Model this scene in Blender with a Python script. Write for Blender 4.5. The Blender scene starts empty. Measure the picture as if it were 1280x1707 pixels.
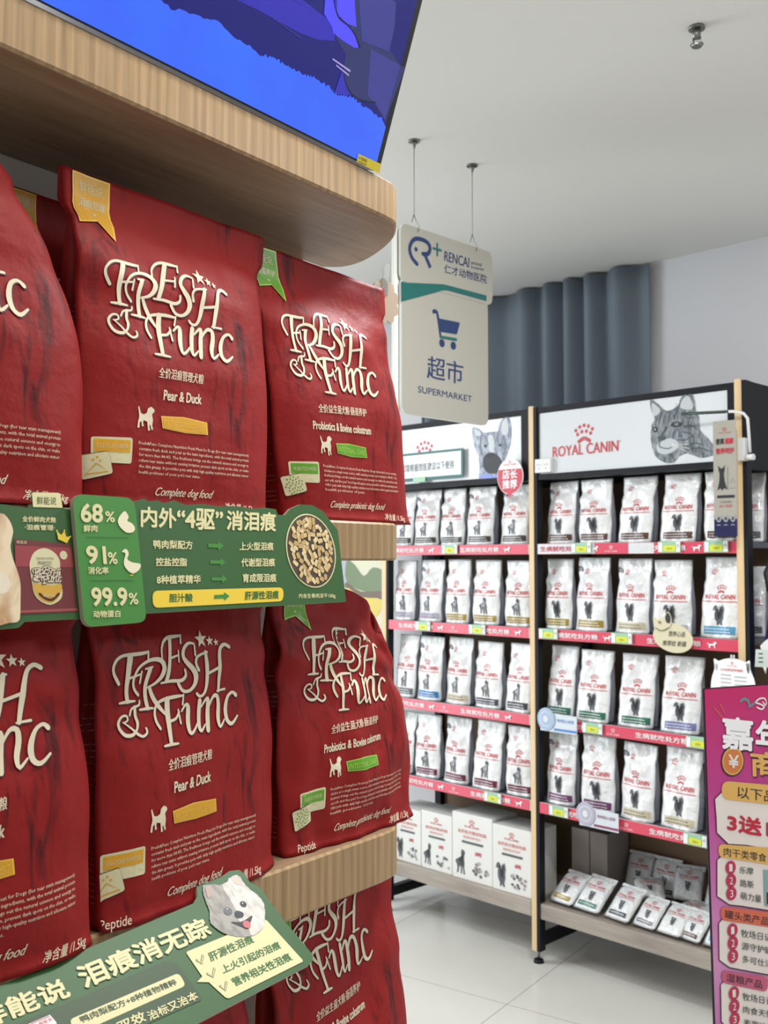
import bpy, bmesh, math, random
from mathutils import Vector, Matrix, noise
from mathutils.geometry import tessellate_polygon

# ------------------------------------------------------------------ camera, light, exposure
S = bpy.context.scene
COL = S.collection
R = math.radians
S.view_settings.view_transform = 'Standard'
S.view_settings.look = 'None'
S.view_settings.exposure = 0.35
S.view_settings.gamma = 1.0
S.view_settings.use_curve_mapping = False

cam_d = bpy.data.cameras.new('camera')
cam_d.sensor_fit = 'HORIZONTAL'
cam_d.sensor_width = 36.0
cam_d.lens = 36.0 * 1700.0 / 1280.0
cam_d.clip_start = 0.02
cam_d.dof.use_dof = True
cam_d.dof.focus_distance = 1.25
cam_d.dof.aperture_fstop = 17.0
cam = bpy.data.objects.new('camera', cam_d)
cam.location = (0, 0, 1.5)
cam.rotation_euler = (R(92.73), 0, R(45.2))
COL.objects.link(cam)
S.camera = cam

world = bpy.data.worlds.new('world')
world.use_nodes = True
world.node_tree.nodes['Background'].inputs[0].default_value = (0.86, 0.93, 1.0, 1)
world.node_tree.nodes['Background'].inputs[1].default_value = 0.5
S.world = world


def area(name, loc, size, power, col, rot=(0, 0, 0)):
    d = bpy.data.lights.new(name, 'AREA')
    d.shape = 'RECTANGLE'
    d.size, d.size_y = size
    d.energy = power
    d.color = col
    o = bpy.data.objects.new(name, d)
    o.location = loc
    o.rotation_euler = rot
    COL.objects.link(o)
    return o


area('ceiling_panel_near', (-0.60, 0.78, 2.68), (0.45, 0.45), 10.5, (1.0, 0.93, 0.84))
area('ceiling_panel_back', (0.6, -1.4, 2.68), (1.2, 0.6), 14, (1.0, 0.96, 0.9))
area('ceiling_panel_rack', (-0.95, 1.75, 2.68), (0.35, 0.20), 22, (0.97, 0.99, 1.0))
area('ceiling_panel_side', (0.6, 2.3, 2.68), (0.6, 0.6), 16, (0.97, 0.99, 1.0))
area('ceiling_panel_far', (-4.1, 1.2, 2.68), (0.6, 1.2), 34, (0.97, 0.99, 1.0))
area('daylight_left', (-4.9, 0.8, 1.6), (3.0, 1.8), 60, (0.9, 0.96, 1.0), (0, R(-90), 0))

# ------------------------------------------------------------------ materials


def lin(h):
    if isinstance(h, str):
        h = h.lstrip('#')
        c = [int(h[i:i + 2], 16) / 255 for i in (0, 2, 4)]
    else:
        c = [x / 255 for x in h]
    return tuple((x / 12.92 if x <= 0.04045 else ((x + 0.055) / 1.055) ** 2.4) for x in c) + (1.0,)


MATS = {}


class NT:
    def __init__(s, m):
        s.t = m.node_tree
        s.b = s.t.nodes['Principled BSDF']

    def n(s, typ, **kw):
        nd = s.t.nodes.new(typ)
        for k, v in kw.items():
            setattr(nd, k, v)
        return nd

    def l(s, a, b):
        s.t.links.new(a, b)


def mat(name, col, rough=0.5, metal=0.0, spec=0.5, coat=0.0, emit=None, estr=0.0, alpha=None, trans=0.0, bump=None):
    if name in MATS:
        return MATS[name]
    m = bpy.data.materials.new(name)
    m.use_nodes = True
    b = m.node_tree.nodes['Principled BSDF']
    b.inputs['Base Color'].default_value = lin(col)
    b.inputs['Roughness'].default_value = rough
    b.inputs['Metallic'].default_value = metal
    b.inputs['Specular IOR Level'].default_value = spec
    b.inputs['Coat Weight'].default_value = coat
    b.inputs['Coat Roughness'].default_value = 0.08
    b.inputs['Transmission Weight'].default_value = trans
    if emit:
        b.inputs['Emission Color'].default_value = lin(emit)
        b.inputs['Emission Strength'].default_value = estr
    if bump:
        q = NT(m)
        tc = q.n('ShaderNodeTexCoord')
        mp = q.n('ShaderNodeMapping')
        mp.inputs['Scale'].default_value = bump[2] if len(bump) > 2 else (1, 1, 1)
        nz = q.n('ShaderNodeTexNoise')
        nz.inputs['Scale'].default_value = bump[0]
        nz.inputs['Detail'].default_value = 3
        bp = q.n('ShaderNodeBump')
        bp.inputs['Strength'].default_value = bump[1]
        bp.inputs['Distance'].default_value = 0.01
        q.l(tc.outputs['Object'], mp.inputs['Vector'])
        q.l(mp.outputs[0], nz.inputs['Vector'])
        q.l(nz.outputs['Fac'], bp.inputs['Height'])
        q.l(bp.outputs[0], b.inputs['Normal'])
    MATS[name] = m
    return m


def noise_mix(m, c1, c2, scale, mscale, lo, hi, detail=4, dist=0.0, typ='noise'):
    q = NT(m)
    tc = q.n('ShaderNodeTexCoord')
    mp = q.n('ShaderNodeMapping')
    mp.inputs['Scale'].default_value = mscale
    nz = q.n('ShaderNodeTexNoise')
    nz.inputs['Scale'].default_value = scale
    nz.inputs['Detail'].default_value = detail
    nz.inputs['Distortion'].default_value = dist
    cr = q.n('ShaderNodeValToRGB')
    cr.color_ramp.elements[0].position = lo
    cr.color_ramp.elements[0].color = lin(c1)
    cr.color_ramp.elements[1].position = hi
    cr.color_ramp.elements[1].color = lin(c2)
    q.l(tc.outputs['Object'], mp.inputs['Vector'])
    q.l(mp.outputs[0], nz.inputs['Vector'])
    q.l(nz.outputs['Fac'], cr.inputs['Fac'])
    q.l(cr.outputs[0], q.b.inputs['Base Color'])
    return cr


def wood(name, c1, c2, scale=(1, 1, 1), rough=0.42):
    m = mat(name, c1, rough)
    q = NT(m)
    tc = q.n('ShaderNodeTexCoord')
    mp = q.n('ShaderNodeMapping')
    mp.inputs['Scale'].default_value = scale
    nz = q.n('ShaderNodeTexNoise')
    nz.inputs['Scale'].default_value = 1.0
    nz.inputs['Detail'].default_value = 5
    nz.inputs['Distortion'].default_value = 0.6
    wv = q.n('ShaderNodeTexWave')
    wv.inputs['Scale'].default_value = 0.12
    wv.inputs['Distortion'].default_value = 5
    wv.inputs['Detail'].default_value = 3
    mx = q.n('ShaderNodeMath', operation='MULTIPLY_ADD')
    mx.inputs[1].default_value = 0.25
    cr = q.n('ShaderNodeValToRGB')
    cr.color_ramp.elements[0].position = 0.3
    cr.color_ramp.elements[0].color = lin(c1)
    cr.color_ramp.elements[1].position = 0.85
    cr.color_ramp.elements[1].color = lin(c2)
    q.l(tc.outputs['Object'], mp.inputs['Vector'])
    q.l(mp.outputs[0], nz.inputs['Vector'])
    q.l(mp.outputs[0], wv.inputs['Vector'])
    q.l(wv.outputs['Fac'], mx.inputs[0])
    q.l(nz.outputs['Fac'], mx.inputs[2])
    q.l(mx.outputs[0], cr.inputs['Fac'])
    q.l(cr.outputs[0], q.b.inputs['Base Color'])
    return m


M_ceil = mat('ceiling_paint', '#e2e1dd', 0.9, bump=(60, 0.05))
M_wall = mat('wall_paint', '#dadbde', 0.85, bump=(60, 0.05))
M_floor = mat('floor_tile', '#d6d5cf', 0.22)
M_black = mat('black_metal', '#0f1117', 0.55, spec=0.3)
M_screenbez = mat('bezel_plastic', '#101218', 0.3)
M_white = mat('white_plastic', '#e6e6e4', 0.4)
M_acryl = mat('sign_acrylic', '#a8a499', 0.35)
M_acryl_edge = mat('sign_acrylic_edge', '#eef0ea', 0.3)
M_cream = mat('cream_ink', '#e4d8bc', 0.55)
M_cream2 = mat('sign_cream', '#dfd9a4', 0.5)
M_ink_dk = mat('dark_red_ink', '#4a0f10', 0.6)
M_yel = mat('ribbon_yellow', '#d8a01e', 0.35)
M_yel2 = mat('ribbon_edge_yellow', '#f1c24a', 0.35)
M_grn = mat('label_green', '#5f9e1c', 0.35)
M_grn2 = mat('label_green_edge', '#a6cf55', 0.35)
M_sg = mat('sign_green', '#2d5b25', 0.5)
M_sg_l = mat('sign_light_green', '#3d8431', 0.5)
M_sg_d = mat('sign_dark_green', '#2d4a22', 0.5)
M_sg_edge = mat('sign_edge_grey', '#a49a88', 0.6)
M_sgy = mat('sign_yellow', '#eccd3a', 0.5)
M_sgtext = mat('sign_text_green', '#2f6a2a', 0.5)
M_pale = mat('sticker_pale', '#d8d2a8', 0.3)
M_pink = mat('strip_pink', '#d84a62', 0.3, spec=0.6)
M_pink2 = mat('strip_pink_dark', '#c8324a', 0.3)
M_greyside = mat('foil_grey', '#8d9098', 0.28, bump=(45, 0.5))
M_rc = mat('foil_white', '#eceeee', 0.16, coat=0.6, bump=(34, 0.9))
M_rcred = mat('print_red', '#c8323c', 0.3)
M_navy = mat('print_navy', '#1f3560', 0.4)
M_teal = mat('print_teal', '#18625c', 0.4)
M_grey = mat('print_grey', '#55575c', 0.4)
M_lgrey = mat('print_light_grey', '#a9adb2', 0.4)
M_dark = mat('print_dark', '#26282c', 0.5)
M_wht = mat('print_white', '#f2f2f2', 0.35)
M_steel = mat('steel', '#8c8c88', 0.3, 0.9)
M_tagy = mat('tag_yellow', '#dbe03c', 0.4)
M_taggrn = mat('tag_green', '#9fc9a8', 0.4)
M_rackwood = wood('post_wood', '#cfae80', '#e3c79c', (60, 60, 4))
M_wood = wood('oak_edge', '#8a6f4a', '#b3946a', (170, 170, 5))
M_woodb = wood('oak_face', '#7f654e', '#a08468', (8, 120, 8))
M_greywood = wood('grey_wood', '#8a8078', '#aca297', (5, 60, 40))
M_brownboard = mat('brown_board', '#7a6046', 0.6)
M_darkshelf = mat('shelf_grey', '#5b6068', 0.4, 0.3)
M_curt = mat('curtain_fabric', '#727d88', 0.95, bump=(400, 0.15))
M_panel = mat('header_panel', '#dfe3e6', 0.12, coat=0.6)

# streaky printed red foil
M_red = mat('red_foil', '#9e1f20', 0.55, spec=0.2)
q = NT(M_red)
tc = q.n('ShaderNodeTexCoord')
mp = q.n('ShaderNodeMapping')
mp.inputs['Scale'].default_value = (1, 1, 0.2)
nz = q.n('ShaderNodeTexNoise')
nz.inputs['Scale'].default_value = 55
nz.inputs['Detail'].default_value = 5
nz.inputs['Distortion'].default_value = 1.6
n2 = q.n('ShaderNodeTexNoise')
n2.inputs['Scale'].default_value = 6
mul = q.n('ShaderNodeMath', operation='MULTIPLY')
cr = q.n('ShaderNodeValToRGB')
cr.color_ramp.elements[0].position = 0.27
cr.color_ramp.elements[0].color = lin('#8c1b1a')
cr.color_ramp.elements[1].position = 0.40
cr.color_ramp.elements[1].color = lin('#4c0e10')
q.l(tc.outputs['Object'], mp.inputs['Vector'])
q.l(mp.outputs[0], nz.inputs['Vector'])
q.l(tc.outputs['Object'], n2.inputs['Vector'])
q.l(nz.outputs['Fac'], mul.inputs[0])
q.l(n2.outputs['Fac'], mul.inputs[1])
q.l(mul.outputs[0], cr.inputs['Fac'])
q.l(cr.outputs[0], q.b.inputs['Base Color'])
nb = q.n('ShaderNodeTexNoise')
nb.inputs['Scale'].default_value = 55
nb.inputs['Detail'].default_value = 3
bp = q.n('ShaderNodeBump')
bp.inputs['Strength'].default_value = 0.16
bp.inputs['Distance'].default_value = 0.01
q.l(tc.outputs['Object'], nb.inputs['Vector'])
q.l(nb.outputs['Fac'], bp.inputs['Height'])
q.l(bp.outputs[0], q.b.inputs['Normal'])

# floor tiles with grout lines turned 10.5 degrees to the walls
q = NT(M_floor)
tc = q.n('ShaderNodeTexCoord')
sx = q.n('ShaderNodeSeparateXYZ')
q.l(tc.outputs['Object'], sx.inputs[0])


def dotc(a, b, c0, per):
    m1 = q.n('ShaderNodeMath', operation='MULTIPLY')
    m1.inputs[1].default_value = a / per
    m2 = q.n('ShaderNodeMath', operation='MULTIPLY_ADD')
    m2.inputs[1].default_value = b / per
    m3 = q.n('ShaderNodeMath', operation='ADD')
    m3.inputs[1].default_value = -c0 / per + 20
    q.l(sx.outputs[0], m1.inputs[0])
    q.l(sx.outputs[1], m2.inputs[0])
    q.l(m1.outputs[0], m2.inputs[2])
    q.l(m2.outputs[0], m3.inputs[0])
    fr = q.n('ShaderNodeMath', operation='FRACT')
    q.l(m3.outputs[0], fr.inputs[0])
    pp = q.n('ShaderNodeMath', operation='PINGPONG')
    pp.inputs[1].default_value = 0.5
    q.l(fr.outputs[0], pp.inputs[0])
    lt = q.n('ShaderNodeMath', operation='LESS_THAN')
    lt.inputs[1].default_value = 0.0022
    q.l(pp.outputs[0], lt.inputs[0])
    return lt.outputs[0]


ga = dotc(0.983, 0.182, -2.403, 0.737)
gb = dotc(-0.182, 0.983, 3.135, 0.737)
mxx = q.n('ShaderNodeMath', operation='MAXIMUM')
q.l(ga, mxx.inputs[0])
q.l(gb, mxx.inputs[1])
nzf = q.n('ShaderNodeTexNoise')
nzf.inputs['Scale'].default_value = 3
crf = q.n('ShaderNodeValToRGB')
crf.color_ramp.elements[0].color = lin('#cfcec8')
crf.color_ramp.elements[1].color = lin('#dcdbd5')
q.l(tc.outputs['Object'], nzf.inputs['Vector'])
q.l(nzf.outputs['Fac'], crf.inputs['Fac'])
mixf = q.n('ShaderNodeMix', data_type='RGBA')
mixf.inputs[7].default_value = lin('#96948d')
q.l(mxx.outputs[0], mixf.inputs[0])
q.l(crf.outputs[0], mixf.inputs[6])
q.l(mixf.outputs[2], q.b.inputs['Base Color'])

# fur, hair
M_furcat = mat('cat_fur_print', '#6b7076', 0.2)
noise_mix(M_furcat, '#565c62', '#9ca2a8', 70, (1, 1, 0.35), 0.35, 0.65, 6, 1.0)
M_furdog = mat('shepherd_fur_print', '#7c86a0', 0.2)
noise_mix(M_furdog, '#4c5568', '#b2bbcc', 70, (1, 1, 0.35), 0.35, 0.65, 5, 0.8)
M_furpup = mat('puppy_fur_print', '#c99a62', 0.5)
noise_mix(M_furpup, '#b07a44', '#ead6b4', 30, (1, 1, 0.6), 0.38, 0.62, 5, 0.5)
M_furpom = mat('pomeranian_white_print', '#e8e6e0', 0.5)
noise_mix(M_furpom, '#bdb9b0', '#dedbd4', 140, (1, 1, 0.5), 0.35, 0.6, 5, 0.5)
M_furpomg = mat('pomeranian_grey_print', '#a9a69d', 0.5)
noise_mix(M_furpomg, '#827f78', '#a5a29a', 140, (1, 1, 0.5), 0.35, 0.6, 5, 0.5)
M_tongue = mat('print_tongue', '#c86a6e', 0.5)
M_kib = [mat('kibble_light_print', '#d9bf88', 0.5), mat('kibble_mid_print', '#c7a86e', 0.5), mat('kibble_tan_print', '#e6d2a2', 0.5)]
M_kibbg = mat('kibble_gap_print', '#4a3a2a', 0.5)

# ------------------------------------------------------------------ object helpers


def tag(o, label=None, cat=None, group=None, kind=None):
    if label:
        o['label'] = label
    if cat:
        o['category'] = cat
    if group:
        o['group'] = group
    if kind:
        o['kind'] = kind
    return o


def thing(name, loc, label, cat, group=None, rz=0, tx=0):
    o = bpy.data.objects.new(name, None)
    o.empty_display_size = 0.05
    o.location = loc
    o.rotation_euler = (R(tx), 0, R(rz))
    COL.objects.link(o)
    return tag(o, label, cat, group)


def link(name, me, parent=None):
    o = bpy.data.objects.new(name, me)
    COL.objects.link(o)
    if parent:
        o.parent = parent
    return o


def mesh_from(name, verts, faces, mats, midx=None, smooth=False, parent=None):
    me = bpy.data.meshes.new(name)
    me.from_pydata(verts, [], faces)
    for m in mats:
        me.materials.append(m)
    if midx:
        me.polygons.foreach_set('material_index', midx)
    if smooth:
        me.polygons.foreach_set('use_smooth', [True] * len(me.polygons))
    me.update()
    return link(name, me, parent)


class BM:
    """collects solids into one mesh"""

    def __init__(s):
        s.bm = bmesh.new()
        s.mats = []

    def mi(s, m):
        if m not in s.mats:
            s.mats.append(m)
        return s.mats.index(m)

    def box(s, lo, hi, m, bev=0.0, mtx=None):
        g = bmesh.ops.create_cube(s.bm, size=1.0)
        vs = g['verts']
        c = [(lo[i] + hi[i]) / 2 for i in range(3)]
        d = [hi[i] - lo[i] for i in range(3)]
        for v in vs:
            v.co = Vector((c[0] + v.co.x * d[0], c[1] + v.co.y * d[1], c[2] + v.co.z * d[2]))
        fs = set(f for v in vs for f in v.link_faces)
        k = s.mi(m)
        for f in fs:
            f.material_index = k
        if bev:
            es = set(ed for v in vs for ed in v.link_edges)
            r = bmesh.ops.bevel(s.bm, geom=list(es), offset=bev, segments=2, affect='EDGES', profile=0.5)
            vs = list(set(v for f in r['faces'] for v in f.verts) | set(v for v in vs if v.is_valid))
            for f in r['faces']:
                f.material_index = k
        if mtx is not None:
            bmesh.ops.transform(s.bm, matrix=mtx, verts=[v for v in vs if v.is_valid])
        return s

    def tube(s, pts, r, m, seg=10, caps=True):
        pts = [Vector(p) for p in pts]
        k = s.mi(m)
        rings = []
        n = len(pts)
        rr = r if isinstance(r, (list, tuple)) else [r] * n
        up = None
        for i, p in enumerate(pts):
            d = (pts[min(i + 1, n - 1)] - pts[max(i - 1, 0)]).normalized()
            if up is None or abs(up.dot(d)) > 0.95:
                up = Vector((0, 0, 1)) if abs(d.z) < 0.9 else Vector((1, 0, 0))
            a = d.cross(up).normalized()
            b = a.cross(d).normalized()
            up = b
            rings.append([s.bm.verts.new(p + (a * math.cos(2 * math.pi * j / seg) + b * math.sin(2 * math.pi * j / seg)) * rr[i]) for j in range(seg)])
        for i in range(n - 1):
            for j in range(seg):
                f = s.bm.faces.new((rings[i][j], rings[i][(j + 1) % seg], rings[i + 1][(j + 1) % seg], rings[i + 1][j]))
                f.material_index = k
                f.smooth = True
        if caps:
            for rg in (rings[0], rings[-1]):
                f = s.bm.faces.new(rg)
                f.material_index = k
        return s

    def prism(s, poly, z0, z1, m, mside=None, axis='z'):
        """extrude polygon; axis z: (x,y)->z ; axis y: (x,z) plate from y0=z0 to y1=z1"""
        k = s.mi(m)
        ks = s.mi(mside or m)

        def P(p, h):
            return (p[0], p[1], h) if axis == 'z' else (p[0], h, p[1])
        a = [s.bm.verts.new(P(p, z0)) for p in poly]
        b = [s.bm.verts.new(P(p, z1)) for p in poly]
        n = len(poly)
        for t in tessellate_polygon([[Vector((p[0], p[1], 0)) for p in poly]]):
            for ring in (a, b):
                try:
                    f = s.bm.faces.new([ring[i] for i in t])
                    f.material_index = k
                except ValueError:
                    pass
        for i in range(n):
            f = s.bm.faces.new((a[i], a[(i + 1) % n], b[(i + 1) % n], b[i]))
            f.material_index = ks
        return s

    def build(s, name, parent=None, normals=True):
        if normals:
            bmesh.ops.recalc_face_normals(s.bm, faces=s.bm.faces)
        me = bpy.data.meshes.new(name)
        s.bm.to_mesh(me)
        s.bm.free()
        for m in s.mats:
            me.materials.append(m)
        return link(name, me, parent)


def rpoly(pts, r, n=5):
    """round every corner of a polygon; r may be a list"""
    out = []
    N = len(pts)
    for i, p in enumerate(pts):
        rr = r[i] if isinstance(r, (list, tuple)) else r
        p = Vector(p[:2])
        a = Vector(pts[i - 1][:2])
        b = Vector(pts[(i + 1) % N][:2])
        if rr <= 0:
            out.append(tuple(p))
            continue
        da = min(rr, (a - p).length * 0.48)
        db = min(rr, (b - p).length * 0.48)
        A = p + (a - p).normalized() * da
        B = p + (b - p).normalized() * db
        for j in range(n + 1):
            t = j / n
            out.append(tuple((1 - t) ** 2 * A + 2 * t * (1 - t) * p + t * t * B))
    return out


def smooth_path(pts, k=4, closed=False):
    """Catmull-Rom through points of any dimension"""
    P = [Vector(p) if len(p) == 3 else Vector((p[0], p[1], 0)) for p in pts]
    n = len(P)
    out = []
    rng = range(n) if closed else range(n - 1)
    for i in rng:
        p0 = P[(i - 1) % n] if (closed or i > 0) else P[0]
        p1, p2 = P[i], P[(i + 1) % n]
        p3 = P[(i + 2) % n] if (closed or i + 2 < n) else P[-1]
        for j in range(k):
            t = j / k
            out.append(0.5 * ((2 * p1) + (-p0 + p2) * t + (2 * p0 - 5 * p1 + 4 * p2 - p3) * t * t + (-p0 + 3 * p1 - 3 * p2 + p3) * t ** 3))
    if not closed:
        out.append(P[-1])
    return out


# ------------------------------------------------------------------ text as outlines
TXT = {}


def text2d(body, bold=0.0, res=3):
    key = (body, bold, res)
    if key in TXT:
        return TXT[key]
    c = bpy.data.curves.new('t', 'FONT')
    c.body = body
    c.resolution_u = res
    c.offset = bold
    c.fill_mode = 'FRONT'
    o = bpy.data.objects.new('t', c)
    COL.objects.link(o)
    bpy.context.view_layer.update()
    me = bpy.data.meshes.new_from_object(o)
    me.calc_loop_triangles()
    vs = [(v.co.x, v.co.y) for v in me.vertices]
    fs = [tuple(t.vertices) for t in me.loop_triangles]
    bpy.data.objects.remove(o)
    bpy.data.meshes.remove(me)
    bpy.data.curves.remove(c)
    x0 = min(v[0] for v in vs)
    x1 = max(v[0] for v in vs)
    y0 = min(v[1] for v in vs)
    y1 = max(v[1] for v in vs)
    vs = [((x - x0) / (x1 - x0), (y - y0) / max(y1 - y0, 1e-6)) for x, y in vs]
    TXT[key] = (vs, fs)
    return TXT[key]


def flat(a, b, l):
    return (a, -l, b)


class G:
    """flat print collected as one mesh, laid on a surface by fmap(a, b, lift)"""

    def __init__(s, fmap=flat, base=0.0004, step=0.00025, sub=0.0):
        s.f, s.base, s.step, s.sub = fmap, base, step, sub
        s.v, s.t, s.m, s.mats, s.L = [], [], [], [], -1

    def mi(s, m):
        if m not in s.mats:
            s.mats.append(m)
        return s.mats.index(m)

    def tris(s, pts, tris, m, layer):
        if s.sub:
            pts = [tuple(p[:2]) for p in pts]
            work = [tuple(t) for t in tris]
            for _ in range(7):
                nw, mid, changed = [], {}, False

                def md(i, j):
                    k = (min(i, j), max(i, j))
                    if k not in mid:
                        mid[k] = len(pts)
                        pts.append(((pts[i][0] + pts[j][0]) / 2, (pts[i][1] + pts[j][1]) / 2))
                    return mid[k]
                for (i, j, k) in work:
                    L = [math.dist(pts[i], pts[j]), math.dist(pts[j], pts[k]), math.dist(pts[k], pts[i])]
                    mx = max(L)
                    if mx > s.sub:
                        changed = True
                        w = L.index(mx)
                        if w == 0:
                            q_ = md(i, j)
                            nw += [(i, q_, k), (q_, j, k)]
                        elif w == 1:
                            q_ = md(j, k)
                            nw += [(i, j, q_), (i, q_, k)]
                        else:
                            q_ = md(k, i)
                            nw += [(i, j, q_), (q_, j, k)]
                    else:
                        nw.append((i, j, k))
                work = nw
                if not changed:
                    break
            tris = work
        k0 = len(s.v)
        s.L += 1
        lift = s.base + (layer + (s.L % 20) * 0.045) * s.step
        for p in pts:
            s.v.append(s.f(p[0], p[1], lift))
        mi = s.mi(m)
        for t in tris:
            a, b, c = pts[t[0]], pts[t[1]], pts[t[2]]
            cr_ = (b[0] - a[0]) * (c[1] - a[1]) - (b[1] - a[1]) * (c[0] - a[0])
            t = t if cr_ > 0 else (t[0], t[2], t[1])
            s.t.append((t[0] + k0, t[1] + k0, t[2] + k0))
            s.m.append(mi)

    def poly(s, pts, m, layer=0):
        pts = [(p[0], p[1]) for p in pts]
        s.tris(pts, tessellate_polygon([[Vector((p[0], p[1], 0)) for p in pts]]), m, layer)
        return s

    def rect(s, x0, y0, x1, y1, m, layer=0, r=0.0):
        p = [(x0, y0), (x1, y0), (x1, y1), (x0, y1)]
        return s.poly(rpoly(p, r, 4) if r else p, m, layer)

    def ell(s, c, rx, ry, m, layer=0, n=24, rot=0):
        cr_, sr = math.cos(rot), math.sin(rot)
        pts = []
        for i in range(n):
            x, y = rx * math.cos(2 * math.pi * i / n), ry * math.sin(2 * math.pi * i / n)
            pts.append((c[0] + x * cr_ - y * sr, c[1] + x * sr + y * cr_))
        return s.poly(pts, m, layer)

    def stroke(s, pts, m, layer=0, w=None, k=4, smooth=True, closed=False, grow=0.0, cap=True):
        P = [Vector((p[0], p[1], (p[2] if len(p) > 2 else w))) for p in pts]
        if smooth and len(P) > 2:
            P = smooth_path(P, k, closed)
        n = len(P)
        if closed:
            P.append(P[0])
            n += 1
        vs, ts = [], []
        for i, p in enumerate(P):
            a = P[i - 1] if i else (P[-2] if closed else P[0])
            b = P[i + 1] if i < n - 1 else (P[1] if closed else P[-1])
            d = Vector((b.x - a.x, b.y - a.y))
            d = d.normalized() if d.length > 1e-9 else Vector((1, 0))
            h = p.z / 2 + grow
            vs += [(p.x - d.y * h, p.y + d.x * h), (p.x + d.y * h, p.y - d.x * h)]
        for i in range(n - 1):
            q_ = 2 * i
            ts += [(q_, q_ + 1, q_ + 3), (q_, q_ + 3, q_ + 2)]
        s.tris(vs, ts, m, layer)
        if cap and not closed:
            for p in (P[0], P[-1]):
                s.ell((p.x, p.y), p.z / 2 + grow, p.z / 2 + grow, m, layer, 8)
        return s

    def text(s, body, q3, m, layer=1, bold=0.0, res=3, shear=0.0):
        vs, fs = text2d(body, 0.0, res)
        bl, br, tl = [Vector(p[:2]) for p in q3]
        ex, ey = br - bl, tl - bl
        offs = [(0, 0)]
        if bold > 0.005:
            em = ey.length * bold
            offs = [(em * math.cos(a_), em * math.sin(a_)) for a_ in ([0.0, math.pi] if bold < 0.02 else [math.pi * (i_ + 0.5) / 4 for i_ in range(8)])]
            if bold >= 0.02:
                offs.append((0, 0))
        for ox, oy in offs:
            pts = [(bl.x + ex.x * (x + shear * y) + ey.x * y + ox, bl.y + ex.y * (x + shear * y) + ey.y * y + oy) for x, y in vs]
            s.tris(pts, fs, m, layer)
        return s

    def star(s, c, r, m, layer=1):
        pts = []
        for i in range(10):
            a = math.pi / 2 + i * math.pi / 5
            rr = r if i % 2 == 0 else r * 0.42
            pts.append((c[0] + rr * math.cos(a), c[1] + rr * math.sin(a)))
        return s.poly(pts, m, layer)

    def build(s, name, parent=None):
        return mesh_from(name, s.v, s.t, s.mats, s.m, False, parent)


def tq(x0, y0, x1, y1):
    return [(x0, y0), (x1, y0), (x0, y1)]


# ------------------------------------------------------------------ room shell
def struct(name, lo, hi, m):
    o = BM().box(lo, hi, m).build(name)
    o['kind'] = 'structure'
    return o


WX0, WX1, WY0, WY1, WZ = -5.0, 2.4, -3.0, 3.62, 2.695
struct('floor', (WX0 - .1, WY0 - .1, -0.1), (WX1 + .1, WY1 + .1, 0), M_floor)
struct('ceiling', (WX0 - .1, WY0 - .1, WZ), (WX1 + .1, WY1 + .1, WZ + 0.1), M_ceil)
struct('wall_back', (WX0, WY1, 0), (WX1, WY1 + 0.1, WZ), M_wall)
struct('wall_right', (WX1, WY0, 0), (WX1 + 0.1, WY1 + 0.1, WZ), M_wall)
struct('wall_left', (WX0 - 0.1, WY0, 0), (WX0, WY1 + 0.1, WZ), M_wall)
struct('wall_front', (WX0 - 0.1, WY0 - 0.1, 0), (WX1 + 0.1, WY0, WZ), M_wall)

# ------------------------------------------------------------------ curtain
cx0, cx1 = -3.35, -2.1
vs, fs = [], []
NX, NZ = 220, 14
for i in range(NX + 1):
    u = i / NX
    x = cx0 + (cx1 - cx0) * u
    w_ = 2 * math.pi * (u * 8.2 + 0.45 * math.sin(u * 9))
    for j in range(NZ + 1):
        v = j / NZ
        z = 0.85 + (2.685 - 0.85) * v
        amp = 0.026 + 0.012 * (1 - v)
        y = 3.566 + amp * math.sin(w_ + 0.5 * (1 - v) * math.sin(u * 5)) + 0.006 * math.sin(2 * w_ + 1)
        vs.append((x + 0.012 * math.sin(w_ + 1.3), y, z))
for i in range(NX):
    for j in range(NZ):
        a = i * (NZ + 1) + j
        fs.append((a, a + NZ + 1, a + NZ + 2, a + 1))
cur = mesh_from('curtain', vs, fs, [M_curt], smooth=True)
sm = cur.modifiers.new('s', 'SOLIDIFY')
sm.thickness = 0.002
tag(cur, 'slate blue pleated curtain hanging from the ceiling behind the pet food racks', 'curtain')

# ------------------------------------------------------------------ sprinkler and hanging sign
t = thing('sprinkler', (-1.09, 2.07, WZ), 'small metal sprinkler head on the ceiling near the upper right', 'sprinkler')
BM().tube([(0, 0, 0), (0, 0, -0.006)], 0.018, M_steel, 16).build('escutcheon', t)
BM().tube([(0, 0, -0.004), (0, 0, -0.026)], 0.009, M_steel, 12).tube([(0.008, 0, -0.024), (0.009, 0, -0.042)], 0.002, M_steel, 6).tube([(-0.008, 0, -0.024), (-0.009, 0, -0.042)], 0.002, M_steel, 6).build('sprinkler_body', t)
BM().tube([(0, 0, -0.041), (0, 0, -0.046)], [0.015, 0.011], M_steel, 12).build('deflector', t)

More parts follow.
